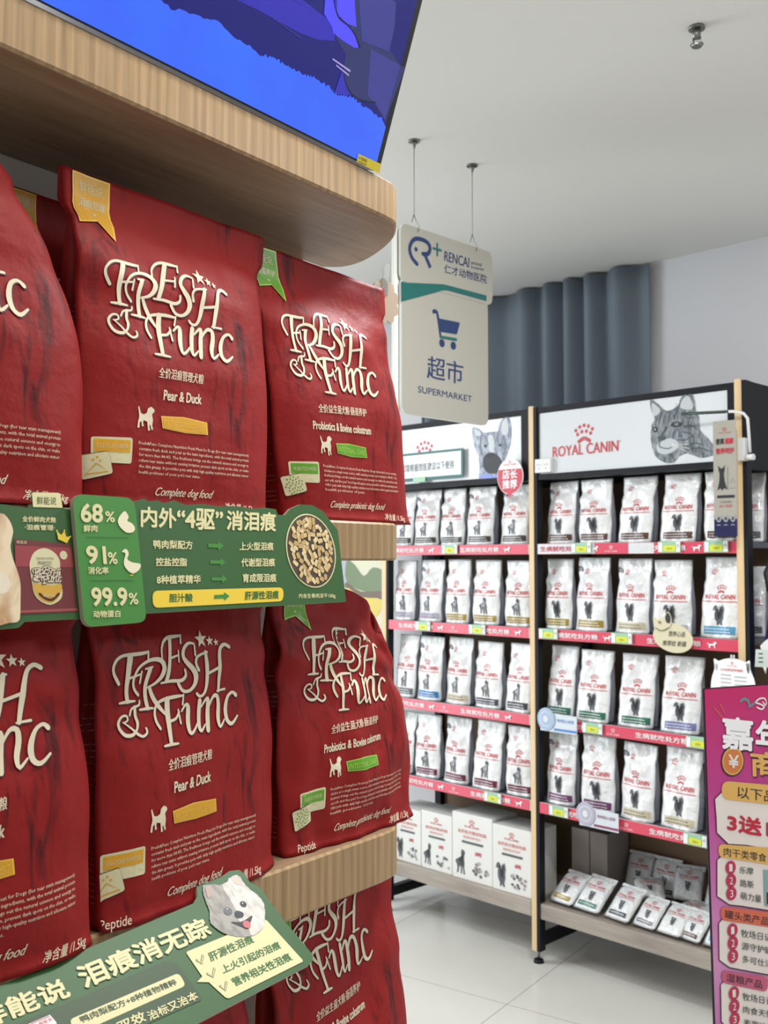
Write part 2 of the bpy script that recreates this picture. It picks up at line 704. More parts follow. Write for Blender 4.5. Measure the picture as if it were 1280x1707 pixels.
SO, SRZ, STX = (-1.9630,2.0130,1.9080),90,0
t = thing('hanging_sign', SO, 'white acrylic store sign reading SUPERMARKET with a shopping cart, hung from the ceiling', 'sign', rz=SRZ)
body = rpoly([(0.006, 0.0), (0.383, 0.0), (0.383, 0.39), (0.006, 0.39)], 0.03, 6)
BM().prism(body, 0.0, 0.010, M_acryl, M_acryl_edge, axis='y').build('lower_board', t)
BM().prism(rpoly([(-0.008, 0.01), (0.37, 0.01), (0.37, 0.53), (-0.008, 0.53)], 0.03, 6), 0.014, 0.026, M_acryl_edge, axis='y').build('rear_board', t)
hd = rpoly([(0.0, 0.372), (0.404, 0.372), (0.404, 0.538), (0.0, 0.538)], 0.028, 6)
BM().prism(hd, -0.0015, 0.006, M_acryl, M_acryl_edge, axis='y').build('header_board', t)
g = G(lambda a, b, l: (a, -l - 0.0017, b), 0.0004)
g.poly([(0.0008,0.3706),(0.0183,0.3701),(0.1752,0.3957),(0.1996,0.3968),(0.3749,0.3993),(0.3740,0.3819),(0.1960,0.3811),(0.1751,0.3771),(0.0016,0.3134)], M_teal, 0)
g.build('roof_mark', t)
g = G(flat, 0.0006)
Q3 = [(0.1550,0.2929),(0.2531,0.2958),(0.2389,0.2581),(0.1666,0.2547)]
g.poly(rpoly(Q3, 0.004, 3), M_navy, 0)
g.stroke([(0.1378,0.3091,0.0129),(0.1511,0.3093,0.0104),(0.1588,0.2802,0.0084),(0.1666,0.2414,0.0085)], M_navy, 1, k=3)
g.stroke([(0.1666,0.2397,0.0085),(0.2348,0.2422,0.0093)], M_teal, 1, smooth=False)
g.ell([(0.1728,0.2225)][0], 0.0118, 0.0118, M_navy, 1)
g.ell([(0.2225,0.2225)][0], 0.0118, 0.0118, M_navy, 1)
g.build('cart_mark', t)
g = G(flat, 0.0006)
g.text('超市', [(0.1086,0.1124),(0.2652,0.1121),(0.1103,0.1783)], M_navy, 1, 0.012)
g.text('SUPERMARKET', [(0.0713,0.0671),(0.3058,0.0644),(0.0713,0.0858)], M_navy, 1)
g.build('lower_lettering', t)
g = G(lambda a, b, l: (a, -0.0015 - l, b), 0.0006)
g.stroke([(0.0666,0.4326,0.0121),(0.0460,0.4466,0.0120),(0.0362,0.4684,0.0120),(0.0444,0.4907,0.0120),(0.0625,0.5046,0.0121),(0.0923,0.5076,0.0122),(0.1141,0.5016,0.0129),(0.1208,0.4868,0.0129),(0.1113,0.4715,0.0129),(0.0905,0.4671,0.0122)], M_navy, 0, k=5)
g.stroke([(0.0978,0.4680,0.0117),(0.1223,0.4337,0.0129)], M_navy, 0, smooth=False, cap=False)
g.ell([(0.0624,0.4741)][0], 0.0065, 0.0065, M_navy, 0)
g.stroke([(0.1515,0.5099,0.0074),(0.1521,0.4761,0.0074)], M_teal, 0, smooth=False)
g.stroke([(0.1350,0.4929,0.0073),(0.1680,0.4936,0.0074)], M_teal, 0, smooth=False)
g.build('clinic_emblem', t)
g = G(lambda a, b, l: (a, -0.0015 - l, b), 0.0006)
g.text('RENCAI', [(0.1818,0.4659),(0.2925,0.4685),(0.1836,0.4958)], M_navy, 1, 0.015)
g.text('animal', [(0.3025,0.4820),(0.3520,0.4844),(0.3025,0.4924)], M_navy, 1)
g.text('hospital', [(0.3024,0.4669),(0.3610,0.4703),(0.3036,0.4776)], M_navy, 1)
g.text('仁才动物医院', [(0.1823,0.4307),(0.3751,0.4355),(0.1835,0.4573)], M_navy, 1, 0.01)
g.build('header_lettering', t)
for i, px in enumerate((0.057, 0.312)):
    h = BM().tube([(px, 0, 0.787), (px, 0, 0.783)], 0.017, M_steel, 20).tube([(px, 0, 0.783), (px, 0, 0.776), (px, 0, 0.765)], [0.010, 0.006, 0.003], M_steel, 10).build('ceiling_mount', t)
    w = BM().tube([(px, 0, 0.766), (px, 0, 0.57)], 0.0011, M_steel, 6)
    w.tube([(px, 0, 0.575), (px - 0.008, 0, 0.555), (px - 0.012, 0, 0.549)], 0.0012, M_steel, 6)
    w.tube([(px, 0, 0.572), (px + 0.006, -0.004, 0.552), (px + 0.010, -0.010, 0.538), (px + 0.009, -0.009, 0.524)], 0.0012, M_steel, 6)
    w.build('hanging_wire', t)

# ------------------------------------------------------------------ logo and pictures used by several prints
LOGO = [(-0.0937,0.2372,0.0034),(-0.0967,0.2417,0.0037),(-0.0995,0.2475,0.0034),(-0.0990,0.2541,0.0028),(-0.0931,0.2611,0.0029),(-0.0843,0.2648,0.0029),(-0.0735,0.2653,0.0038),(-0.0608,0.2658,0.0036),(-0.0519,0.2669,0.0024)]
LG = [LOGO,
 [(-0.0516,0.2674,0.0021),(-0.0538,0.2588,0.0024)],
 [(-0.0758,0.2632,0.0064),(-0.0808,0.2499,0.0061),(-0.0828,0.2390,0.0058),(-0.0827,0.2286,0.0049),(-0.0812,0.2185,0.0049)],
 [(-0.0916,0.2176,0.0020),(-0.0817,0.2182,0.0032),(-0.0712,0.2180,0.0020)],
 [(-0.0811,0.2416,0.0026),(-0.0641,0.2450,0.0021)],
 [(-0.0634,0.2476,0.0021),(-0.0656,0.2360,0.0026)],
 [(-0.0664,0.2235,0.0032),(-0.0728,0.2307,0.0029),(-0.0745,0.2402,0.0029),(-0.0686,0.2501,0.0029),(-0.0586,0.2561,0.0030),(-0.0471,0.2587,0.0039),(-0.0358,0.2569,0.0055),(-0.0308,0.2499,0.0067),(-0.0341,0.2410,0.0055),(-0.0422,0.2339,0.0036),(-0.0531,0.2299,0.0021)],
 [(-0.0579,0.2496,0.0021),(-0.0482,0.2510,0.0021)],
 [(-0.0515,0.2493,0.0054),(-0.0566,0.2355,0.0056),(-0.0566,0.2223,0.0053),(-0.0554,0.2093,0.0050)],
 [(-0.0666,0.2087,0.0020),(-0.0559,0.2089,0.0030),(-0.0476,0.2084,0.0018)],
 [(-0.0506,0.2304,0.0039),(-0.0460,0.2198,0.0054),(-0.0397,0.2097,0.0054),(-0.0324,0.2007,0.0030)],
 [(-0.0331,0.2593,0.0025),(-0.0315,0.2674,0.0028),(-0.0249,0.2751,0.0031),(-0.0152,0.2791,0.0034),(-0.0032,0.2796,0.0038),(0.0081,0.2799,0.0023)],
 [(0.0082,0.2809,0.0019),(0.0059,0.2720,0.0026)],
 [(-0.0111,0.2781,0.0057),(-0.0173,0.2618,0.0059),(-0.0227,0.2469,0.0056),(-0.0274,0.2344,0.0052)],
 [(-0.0346,0.2328,0.0021),(-0.0199,0.2339,0.0034),(-0.0047,0.2329,0.0038),(0.0035,0.2371,0.0035),(0.0044,0.2434,0.0032)],
 [(-0.0157,0.2578,0.0025),(-0.0019,0.2595,0.0022)],
 [(-0.0003,0.2643,0.0022),(-0.0029,0.2526,0.0025)],
 [(0.0253,0.2574,0.0026),(0.0276,0.2685,0.0023)],
 [(0.0274,0.2699,0.0023),(0.0186,0.2711,0.0032),(0.0101,0.2660,0.0042),(0.0063,0.2581,0.0051),(0.0098,0.2512,0.0061),(0.0160,0.2442,0.0071),(0.0187,0.2364,0.0071),(0.0152,0.2273,0.0048),(0.0061,0.2211,0.0035),(-0.0041,0.2221,0.0038),(-0.0098,0.2298,0.0044)],
 [(0.0243,0.2417,0.0039),(0.0231,0.2499,0.0032),(0.0292,0.2565,0.0026),(0.0463,0.2598,0.0023)],
 [(0.0435,0.2597,0.0046),(0.0392,0.2462,0.0063),(0.0363,0.2329,0.0059),(0.0318,0.2207,0.0042),(0.0266,0.2144,0.0032),(0.0208,0.2138,0.0032),(0.0171,0.2168,0.0035)],
 [(0.0391,0.2368,0.0030),(0.0629,0.2422,0.0034)],
 [(0.0841,0.2629,0.0045),(0.0771,0.2661,0.0041),(0.0694,0.2624,0.0044),(0.0644,0.2522,0.0054),(0.0610,0.2393,0.0064),(0.0572,0.2256,0.0053),(0.0542,0.2165,0.0047)],
 [(0.0514,0.2163,0.0020),(0.0674,0.2168,0.0027)],
 [(-0.0651,0.2176,0.0021),(-0.0666,0.2134,0.0023),(-0.0766,0.2110,0.0023),(-0.0809,0.2046,0.0020)],
 [(-0.0725,0.2122,0.0035),(-0.0738,0.2031,0.0035),(-0.0724,0.1969,0.0035),(-0.0746,0.1900,0.0026),(-0.0809,0.1856,0.0034),(-0.0899,0.1865,0.0037),(-0.0954,0.1932,0.0031),(-0.0955,0.1995,0.0028),(-0.0906,0.2046,0.0023),(-0.0849,0.2046,0.0023),(-0.0844,0.2004,0.0020),(-0.0888,0.1986,0.0014)],
 [(-0.0903,0.1989,0.0014),(-0.0817,0.1925,0.0020),(-0.0746,0.1861,0.0029),(-0.0679,0.1827,0.0026),(-0.0622,0.1857,0.0026),(-0.0627,0.1902,0.0023)],
 [(-0.0428,0.1872,0.0033),(-0.0472,0.1950,0.0036),(-0.0468,0.2043,0.0030),(-0.0403,0.2123,0.0027),(-0.0284,0.2159,0.0037),(-0.0149,0.2170,0.0037),(-0.0038,0.2169,0.0022)],
 [(-0.0032,0.2181,0.0019),(-0.0060,0.2078,0.0028)],
 [(-0.0271,0.2155,0.0061),(-0.0297,0.1995,0.0067),(-0.0301,0.1834,0.0058),(-0.0294,0.1702,0.0051)],
 [(-0.0400,0.1691,0.0021),(-0.0299,0.1693,0.0033),(-0.0191,0.1689,0.0021)],
 [(-0.0283,0.1928,0.0033),(-0.0189,0.1945,0.0028),(-0.0129,0.2006,0.0031)],
 [(-0.0138,0.2032,0.0022),(-0.0124,0.1889,0.0028)],
 [(-0.0084,0.2010,0.0022),(-0.0015,0.2068,0.0031),(0.0022,0.2041,0.0057),(-0.0008,0.1885,0.0063),(0.0001,0.1777,0.0044),(0.0058,0.1780,0.0031),(0.0157,0.1879,0.0022)],
 [(0.0210,0.2089,0.0058),(0.0173,0.1944,0.0057),(0.0155,0.1817,0.0051),(0.0181,0.1769,0.0032),(0.0252,0.1830,0.0019)],
 [(0.0225,0.2020,0.0019),(0.0305,0.2093,0.0032),(0.0340,0.2082,0.0052),(0.0303,0.1911,0.0061),(0.0281,0.1765,0.0055)],
 [(0.0324,0.1984,0.0019),(0.0425,0.2108,0.0036),(0.0507,0.2105,0.0056),(0.0508,0.2003,0.0063),(0.0461,0.1868,0.0059),(0.0475,0.1778,0.0036),(0.0575,0.1844,0.0020)],
 [(0.0847,0.2084,0.0055),(0.0792,0.2120,0.0034),(0.0696,0.2071,0.0040),(0.0627,0.1938,0.0063),(0.0629,0.1824,0.0060),(0.0707,0.1783,0.0040),(0.0817,0.1855,0.0024)],
]
LSTAR = [([(0.0402,0.2739)][0], 0.0103), ([(0.0545,0.2713)][0], 0.0062), ([(0.0642,0.2692)][0], 0.0044)]


def logo(g, m, layer=1, fm=None, shadow=None, k=3):
    """the brand lettering; fm maps its own coordinates"""
    fm = fm or (lambda p: p)

    def T(st):
        a = [fm((p[0], p[1])) for p in st]
        sc = math.dist(fm((0, 0)), fm((0.01, 0))) / 0.01
        return [(p[0], p[1], s_[2] * sc) for p, s_ in zip(a, st)]
    for st in LG:
        if shadow:
            g.stroke([(p[0] + 0.0006, p[1] - 0.0005, p[2]) for p in T(st)], shadow, layer - 1, k=k, grow=0.0008)
        g.stroke(T(st), m, layer, k=k)
    sc = math.dist(fm((0, 0)), fm((0.01, 0))) / 0.01
    for c, r in LSTAR:
        g.star(fm(c), r * sc, m, layer)


DOGSIL = [(-0.0621,0.1099),(-0.0600,0.1024),(-0.0563,0.1013),(-0.0523,0.1033),(-0.0509,0.1081),(-0.0468,0.1105),(-0.0431,0.1083),(-0.0424,0.1060),(-0.0457,0.1025),(-0.0449,0.0964),(-0.0460,0.0901),(-0.0450,0.0863),(-0.0470,0.0856),(-0.0487,0.0913),(-0.0498,0.0897),(-0.0490,0.0848),(-0.0517,0.0845),(-0.0523,0.0940),(-0.0570,0.0951),(-0.0578,0.0919),(-0.0570,0.0886),(-0.0595,0.0883),(-0.0599,0.0940),(-0.0620,0.0922),(-0.0629,0.0864),(-0.0653,0.0865),(-0.0642,0.0927),(-0.0623,0.0983),(-0.0625,0.1021),(-0.0632,0.1082)]

# ------------------------------------------------------------------ pouches


class Pouch:
    def __init__(s, W=0.285, H=0.352, T=0.085, seed=0.0, lean=0.0, crump=1.0, slump=0.0, top=1.06, sm=0.0012, seal=0.90, lp=1.0):
        s.lp = lp
        s.W, s.H, s.T, s.seed, s.lean, s.crump, s.slump, s.top, s.sm, s.seal = W, H, T, seed, lean, crump, slump, top, sm, seal

    @staticmethod
    def lerp(tab, t):
        for i in range(len(tab) - 1):
            if t <= tab[i + 1][0]:
                a, b = tab[i], tab[i + 1]
                k = (t - a[0]) / (b[0] - a[0])
                k = k * k * (3 - 2 * k)
                return a[1] + (b[1] - a[1]) * k
        return tab[-1][1]

    def w(s, t):
        e = s.seal
        return s.W * s.lerp([(0, 0.95), (0.06, 0.955), (0.4, 0.985), (e - 0.18, 0.955), (e - 0.05, 0.965), (e, s.top - 0.02), (1, s.top)], t)

    def th(s, t):
        e = s.seal
        return s.T * s.lerp([(0, 0.96), (0.06, 1.0), (0.40, 0.90), (e - 0.22, 0.55), (e, 0.10), (1, 0.06)], t)

    def yc(s, t):
        return s.T * 0.5 + s.T * 0.10 * t

    def front(s, a, b, l=0.0):
        t = min(max(b / s.H, 0), 1)
        hw = s.w(t) / 2
        cx = s.lean * t ** s.lp
        u = max(-1, min(1, a / (s.W * 0.5)))
        x = cx + u * hw
        th = s.th(t)
        body = math.sin(math.pi * min(1, t / s.seal)) if t < s.seal else 0
        y = s.yc(t) - th / 2 + th * 0.22 * abs(u) ** 5 - 0.0035 * (1 - u * u) * max(body, 0)
        A = s.sm * s.crump
        fold = math.exp(-((t - 0.72) / 0.16) ** 2)
        n1 = noise.noise(Vector((a * 14 + s.seed, b * 11, s.seed * 1.7)))
        n2 = noise.noise(Vector((a * 34 + s.seed * 3, b * 20, 4.2)))
        n3 = noise.noise(Vector((a * 9 - b * 16, b * 20 + a * 10, s.seed * 2.3)))
        y += A * (3.0 * n1 + 1.6 * n2 + 5.5 * fold * n3)
        if t < 0.035:
            y -= 0.006 * (1 - t / 0.035)
        z = b - s.slump * t * t * (0.5 + 0.5 * u) ** 2 * 0.6
        if s.slump:
            x -= s.slump * 0.55 * max(0, u) ** 2 * t ** 3
        return (x, y - l, z)

    def back(s, a, b):
        t = min(max(b / s.H, 0), 1)
        u = a / (s.W * 0.5)
        x = s.lean * t ** s.lp + u * s.w(t) / 2
        th = s.th(t)
        fx, fy, fz = s.front(a, b)
        y = s.yc(t) + th / 2 - th * 0.2 * abs(u) ** 5
        if t >= s.seal:
            y = fy + max(th, 0.002)
        return (fx, max(y, fy + 0.0015), fz)

    def side(s, sg, k, b, l=0.0):
        """point on a gusset, k 0 front .. 1 back"""
        t = b / s.H
        f = Vector(s.front(sg * s.W * 0.5, b))
        r = Vector(s.back(sg * s.W * 0.5, b))
        p = f.lerp(r, k)
        ind = s.T * s.lerp([(0, 0.02), (0.25, 0.10), (0.75, 0.42), (1, 0.05)], t) * math.sin(math.pi * k)
        p.x -= sg * (ind - l)
        return tuple(p)

    def mesh(s, mfront, mside, NF=40, NR=64, NS=6, NB=12):
        vs, fs, mi = [], [], []
        N = NF + NS + NB + NS
        for r in range(NR + 1):
            b = s.H * r / NR
            for i in range(NF):
                vs.append(s.front(-s.W / 2 + s.W * i / NF, b))
            for i in range(NS):
                vs.append(s.side(1, i / NS, b))
            for i in range(NB):
                vs.append(s.back(s.W / 2 - s.W * i / NB, b))
            for i in range(NS):
                vs.append(s.side(-1, 1 - i / NS, b))
        for r in range(NR):
            for i in range(N):
                a, b_ = r * N + i, r * N + (i + 1) % N
                fs.append((a, b_, b_ + N, a + N))
                mi.append(0 if (i < NF or NF + NS <= i < NF + NS + NB) else 1)
        fs.append(tuple(reversed(range(N))))
        mi.append(1)
        fs.append(tuple(range(NR * N, NR * N + N)))
        mi.append(0)
        me = bpy.data.meshes.new('pouch')
        me.from_pydata(vs, [], fs)
        me.materials.append(mfront)
        me.materials.append(mside)
        me.polygons.foreach_set('material_index', mi)
        sm_ = [True] * len(fs)
        sm_[-1] = sm_[-2] = False
        me.polygons.foreach_set('use_smooth', sm_)
        me.update()
        return me


# ------------------------------------------------------------------ red dog food bags
DX, DRZ = (-0.977, 0.948), 98.2
_c, _s = math.cos(R(DRZ)), math.sin(R(DRZ))


def dpt(s_, d, z):
    """display stand coordinates: along the front, depth behind the front edge, height"""
    return (DX[0] + _c * s_ - _s * d, DX[1] + _s * s_ + _c * d, z)


PARA = {
 'pear': ["Fresh&Func Complete Nutrition Fresh Meat for Dogs (for tear stain management)",
          "contains fresh duck and pear as the main ingredients, with the total animal protein",
          "for more than 84.4%. The freshness brings out the natural essence and energy to",
          "relieve tear stains without causing irritation, prevent dark spots on the chin, or make",
          "the skin greasy. It provides pets with daily high-quality nutrition and alleviate minor",
          "health problems of your pet's tear stains."],
 'pro': ["Fresh&Func Complete Probiotic Fresh Meat for Dogs (intestinal care) contains",
         "chicken as a single meat source, with animal protein accounting for 84.4%. The",
         "freshness brings out the natural essence and energy to make the intestines and",
         "our soft, and the pets' food hypoallergenic and palatable without causing tears.",
         "Offer pets with daily high-quality nutrition and alleviate minor gastrointestinal",
         "health problems of pets."]}


def red_bag(loc, kind, label, rot=0.0, ps=0.0, pz=0.0, ribbon=True, **kw):
    t = thing('dog_food_bag', loc, label, 'dog food bag', 'red dog food bags on the wooden display', rz=DRZ + rot)
    P = Pouch(**kw)
    link('pouch', P.mesh(M_red, M_red), t)
    def F(a, b, l):
        return P.front(a + ps, b + pz, l)
    g = G(F, 0.0009, 0.0003, sub=0.012)
    logo(g, M_cream, 1, shadow=M_ink_dk)
    g.build('brand_lettering', t)
    pe = kind == 'pear'

    def line(nm, body, q3, bold, shear=0.0):
        g_ = G(F, 0.0009, 0.0003, sub=0.014)
        g_.text(body, q3, M_cream, 1, bold, shear=shear)
        g_.build(nm, t)
    line('product_name', '全价泪痕管理犬粮' if pe else '全价益生菌犬粮·肠道养护', [(-0.0370,0.1432),(0.0299,0.1451),(-0.0358,0.1549)] if pe else [(-0.0587,0.1401),(0.0448,0.1458),(-0.0576,0.1516)], 0.012)
    line('flavour_name', 'Pear & Duck' if pe else 'Probiotics & Bovine colostrum', [(-0.0301,0.1199),(0.0264,0.1221),(-0.0290,0.1309)] if pe else [(-0.0721,0.1172),(0.0495,0.1214),(-0.0711,0.1278)], 0.03)
    line('tagline', 'Complete dog food' if pe else 'Complete probiotic dog food', [(-0.0428,0.0134),(0.0423,0.0142),(-0.0416,0.0252)] if pe else [(-0.0607,0.0138),(0.0613,0.0151),(-0.0595,0.0255)], 0.014, 0.05)
    line('peptide_mark', 'Peptide', [(-0.1247,0.0002),(-0.0933,0.0003),(-0.1237,0.0113)], 0.0, 0.1)
    line('net_weight', '净含量 /1.5kg', [(0.0617,0.0025),(0.1151,0.0016),(0.0631,0.0137)], 0.0, 0.08)
    g = G(F, 0.0009, 0.0003, sub=0.014)
    p0, p1 = [(-0.0641,0.0679),(0.1052,0.0738)]
    dy = 0.0061
    for i, ln in enumerate(PARA[kind]):
        wd = (p1[0] - p0[0]) * (1.0 if i < 5 else 0.52)
        y0 = p0[1] - i * dy
        g.text(ln, [(p0[0], y0), (p0[0] + wd, y0), (p0[0], y0 + 0.0044)], M_cream, 1, 0.0, res=1)
    g.build('description_text', t)
    g = G(F, 0.0009, 0.0003, sub=0.012)
    g.poly(DOGSIL, M_cream, 1)
    g.build('dog_silhouette', t)
    c1, c2 = (M_yel, M_yel2) if kind == 'pear' else (M_grn, M_grn2)
    g = G(F, 0.0009, 0.0003, sub=0.012)
    lab = [(-0.0336,0.1020),(-0.0007,0.1044),(0.0351,0.1021),(0.0362,0.0882),(0.0017,0.0869),(-0.0316,0.0889)]
    g.poly(lab, c2, 0)
    cxm = sum(p[0] for p in lab) / 6
    cym = sum(p[1] for p in lab) / 6
    g.poly([(cxm + (p[0] - cxm) * 0.95, cym + (p[1] - cym) * 0.86) for p in lab], c1, 1)
    g.text('FOR TEAR STAIN MANAGEMENT' if kind == 'pear' else 'INTESTINAL CARE', [(-0.0297,0.0917),(0.0301,0.0911),(-0.0290,0.0985)], c2, 2, res=1)
    g.build('care_label', t)
    g = G(F, 0.0009, 0.0003, sub=0.012)
    g.poly(rpoly([(-0.1168,0.0731),(-0.0714,0.0750),(-0.0733,0.0477),(-0.1184,0.0468)], 0.003), M_pale, 0)
    g.poly([(-0.1141,0.0709),(-0.0741,0.0721),(-0.0753,0.0591),(-0.1152,0.0582)], c1, 1)
    g.text('EGG YOLK POWDER' if kind == 'pear' else 'PROBIOTICS POWDER', [(-0.1119,0.0617),(-0.0781,0.0628),(-0.1114,0.0667)], M_pale, 2, res=1)
    g.build('ingredient_sticker', t)
    g = G(F, 0.0015, 0.0003, sub=0.012)
    g.poly(rpoly([(-0.1310,0.0532),(-0.1008,0.0595),(-0.0961,0.0359),(-0.1267,0.0277)], 0.003), M_ink_dk, 2)
    g.poly(rpoly([(-0.1303,0.0526),(-0.1009,0.0589),(-0.0968,0.0365),(-0.1266,0.0283)], 0.003), M_pale, 3)
    if kind == 'pear':
        g.stroke([(-0.1239,0.0340),(-0.1140,0.0459),(-0.1020,0.0380)], M_yel, 4, w=0.0016, smooth=False, closed=True)
        for p in [(-0.1167,0.0494),(-0.1127,0.0522),(-0.1101,0.0487)]:
            g.ell(p, 0.0012, 0.0012, M_yel, 4, 8)
    else:
        rnd = random.Random(4)
        c0 = [(-0.1143,0.0434)][0]
        for i in range(30):
            r_ = 0.0125 * math.sqrt((i + 0.5) / 30)
            a_ = i * 2.399
            g.ell((c0[0] + r_ * math.cos(a_), c0[1] + r_ * math.sin(a_)), 0.0013, 0.0009, M_grn, 4, 6, a_)
    g.build('picture_sticker', t)
    if ribbon:
        g = G(F, 0.0014, 0.0003, sub=0.012)
        H = P.H - pz
        rb = [(-0.116, H - 0.002), (-0.070, H - 0.002), (-0.076, H - 0.068), (-0.096, H - 0.050), (-0.119, H - 0.055)]
        g.poly(rb, c2, 0)
        g.poly([(-0.114, H - 0.004), (-0.072, H - 0.004), (-0.078, H - 0.064), (-0.096, H - 0.048), (-0.117, H - 0.053)], c1, 1)
        g.text('鲜能说', tq(-0.109, H - 0.022, -0.080, H - 0.010), M_pale, 2)
        g.text('泪痕管理' if kind == 'pear' else '肠道养护', tq(-0.111, H - 0.038, -0.079, H - 0.029), M_pale, 2, 0.012)
        g.star((-0.096, H - 0.044), 0.0026, M_pale, 2)
        g.build('ribbon_label', t)
    # small print on the left gusset
    gs = G(lambda a, b, l: P.side(-1, max(0.02, min(0.98, a)), b, l), 0.0012, 0.0002)
    rnd = random.Random(int(kw.get('seed', 0) * 10) + 3)
    z = 0.215
    while z > 0.02:
        gap = rnd.choice([0.006, 0.006, 0.006, 0.014])
        x0 = 0.15
        while x0 < 0.85:
            L = rnd.uniform(0.04, 0.16)
            gs.rect(x0, z, min(x0 + L, 0.88), z + 0.0012, M_lgrey_red, 0)
            x0 += L + 0.03
        z -= gap
    gs.build('side_text', t)
    return t


M_lgrey_red = mat('side_ink', '#a8706c', 0.6)

# upper board row, lower board row, third row
UZ, LZ, TZ = 1.5525, 1.1375, 0.702
red_bag(dpt(-0.588, 0.004, UZ), 'pear', 'red pear and duck dog food bag cut by the left edge, upper row', -3, seed=3.1, lean=-0.12, lp=4.0, H=0.357, ps=0.0)
red_bag(dpt(-0.312, 0.010, UZ), 'pear', 'red pear and duck dog food bag in the upper row with yellow ribbon, fully seen', 0, seed=0.7, lean=0.012, H=0.357, crump=0.8, ps=-0.014)
red_bag(dpt(0.008, 0.024, UZ), 'pro', 'red probiotic dog food bag at the right end of the upper row', 0, seed=5.3, lean=-0.036, H=0.352, crump=0.9, ps=-0.012)
red_bag(dpt(-0.328, 0.125, UZ), 'pear', 'red dog food bag standing behind the upper row, only its yellow ribbon showing', 0, seed=9.2, H=0.366)
red_bag(dpt(-0.594, -0.026, LZ), 'pear', 'red pear and duck dog food bag cut by the left edge, lower row', -3, seed=8.1, lean=-0.01, H=0.345, ps=0.014, ribbon=False)
red_bag(dpt(-0.298, -0.006, LZ), 'pear', 'red pear and duck dog food bag between two others on the lower row', 5, seed=2.4, lean=0.006, H=0.348, crump=1.0, ps=-0.023, ribbon=False)
red_bag(dpt(-0.006, 0.014, LZ), 'pro', 'crumpled red probiotic dog food bag at the right end of the lower row', 0, seed=6.6, lean=0.01, H=0.342, crump=2.6, slump=0.10, top=0.98)
red_bag(dpt(-0.632, 0.004, TZ), 'pear', 'red dog food bag at the bottom left, hidden behind the tilted green sign', 0, seed=1.9, H=0.35)
red_bag(dpt(-0.325, 0.006, TZ), 'pear', 'red dog food bag below the tilted green sign, left of the bottom right bag', 0, seed=4.4, H=0.35)
red_bag(dpt(-0.004, 0.012, TZ), 'pro', 'red probiotic dog food bag under the lowest wooden board at bottom right', 2, seed=7.7, H=0.352, crump=1.2, lean=-0.005, pz=0.078, ps=-0.018, top=1.0)

# ------------------------------------------------------------------ wooden display stand
t = thing('display_stand', dpt(0, 0, 0), 'light oak display stand with rounded shelf ends holding red dog food bags', 'shelf', rz=DRZ)


def board_outline(dep=0.227, end=0.187, left=-1.35):
    k_ = end / 0.187
    arc = [(0.0, 0.0, 0), (0.035, 0.001, 0), (0.066 * k_, 0.009, 0), (0.116 * k_, 0.051, 0), (0.155 * k_, 0.108, 0), (0.178 * k_, 0.160, 0), (0.180 * k_, 0.200, 0), (0.160 * k_, 0.227, 0)]
    sm_ = [(p.x, p.y) for p in smooth_path(arc, 4)]
    return [(left, 0.0)] + sm_ + [(left, dep)]


def inset(poly, k):
    out = []
    n = len(poly)
    for i in range(n):
        a, p, b = Vector(poly[i - 1]), Vector(poly[i]), Vector(poly[(i + 1) % n])
        d = (b - a).normalized()
        out.append((p.x - d.y * k, p.y + d.x * k))
    return out


for nm, z0, z1, end in (('top_board', 1.973, 2.028, 0.187), ('middle_board', 1.500, 1.5515, 0.187), ('lower_board', 1.071, 1.1365, 0.187), ('bottom_board', 0.635, 0.701, 0.187), ('base_board', 0.10, 0.17, 0.187)):
    out = board_outline(end=end)
    ins = inset(out, 0.003)
    b = BM()
    k, k2 = b.mi(M_wood), b.mi(M_woodb)
    lv = [(ins, z0), (out, z0 + 0.003), (out, z1 - 0.003), (ins, z1)]
    rings = [[b.bm.verts.new((p[0], p[1], z)) for p in pl] for pl, z in lv]
    n = len(out)
    for r_ in range(3):
        for i in range(n):
            f = b.bm.faces.new((rings[r_][i], rings[r_][(i + 1) % n], rings[r_ + 1][(i + 1) % n], rings[r_ + 1][i]))
            f.material_index = k
    f = b.bm.faces.new(rings[3])
    f.material_index = k2
    f = b.bm.faces.new(rings[0])
    f.material_index = k2
    b.build(nm, t)
BM().box((-1.35, 0.2275, 0.0), (0.115, 0.246, 2.028), mat('stand_back', '#b9b2a6', 0.6)).build('back_panel', t)
BM().box((-1.372, 0.0, 0.0), (-1.351, 0.246, 2.028), M_woodb).build('side_panel', t)
BM().box((-1.33, 0.02, 0.0), (0.0, 0.2, 0.099), M_black).build('plinth', t)

# ------------------------------------------------------------------ television
TO, TRZ, TTX = (-0.9757,0.9603,2.0300),98.2,18.7
t = thing('television', TO, 'large flat television with blue picture leaning forward on top of the stand', 'television', rz=TRZ, tx=TTX)
BM().box((-1.02, 0.0, 0.0), (0.0, 0.028, 0.60), M_screenbez, 0.002).build('bezel', t)


def emis(name, col, st):
    return mat(name, '#000000', 0.25, emit=col, estr=st)


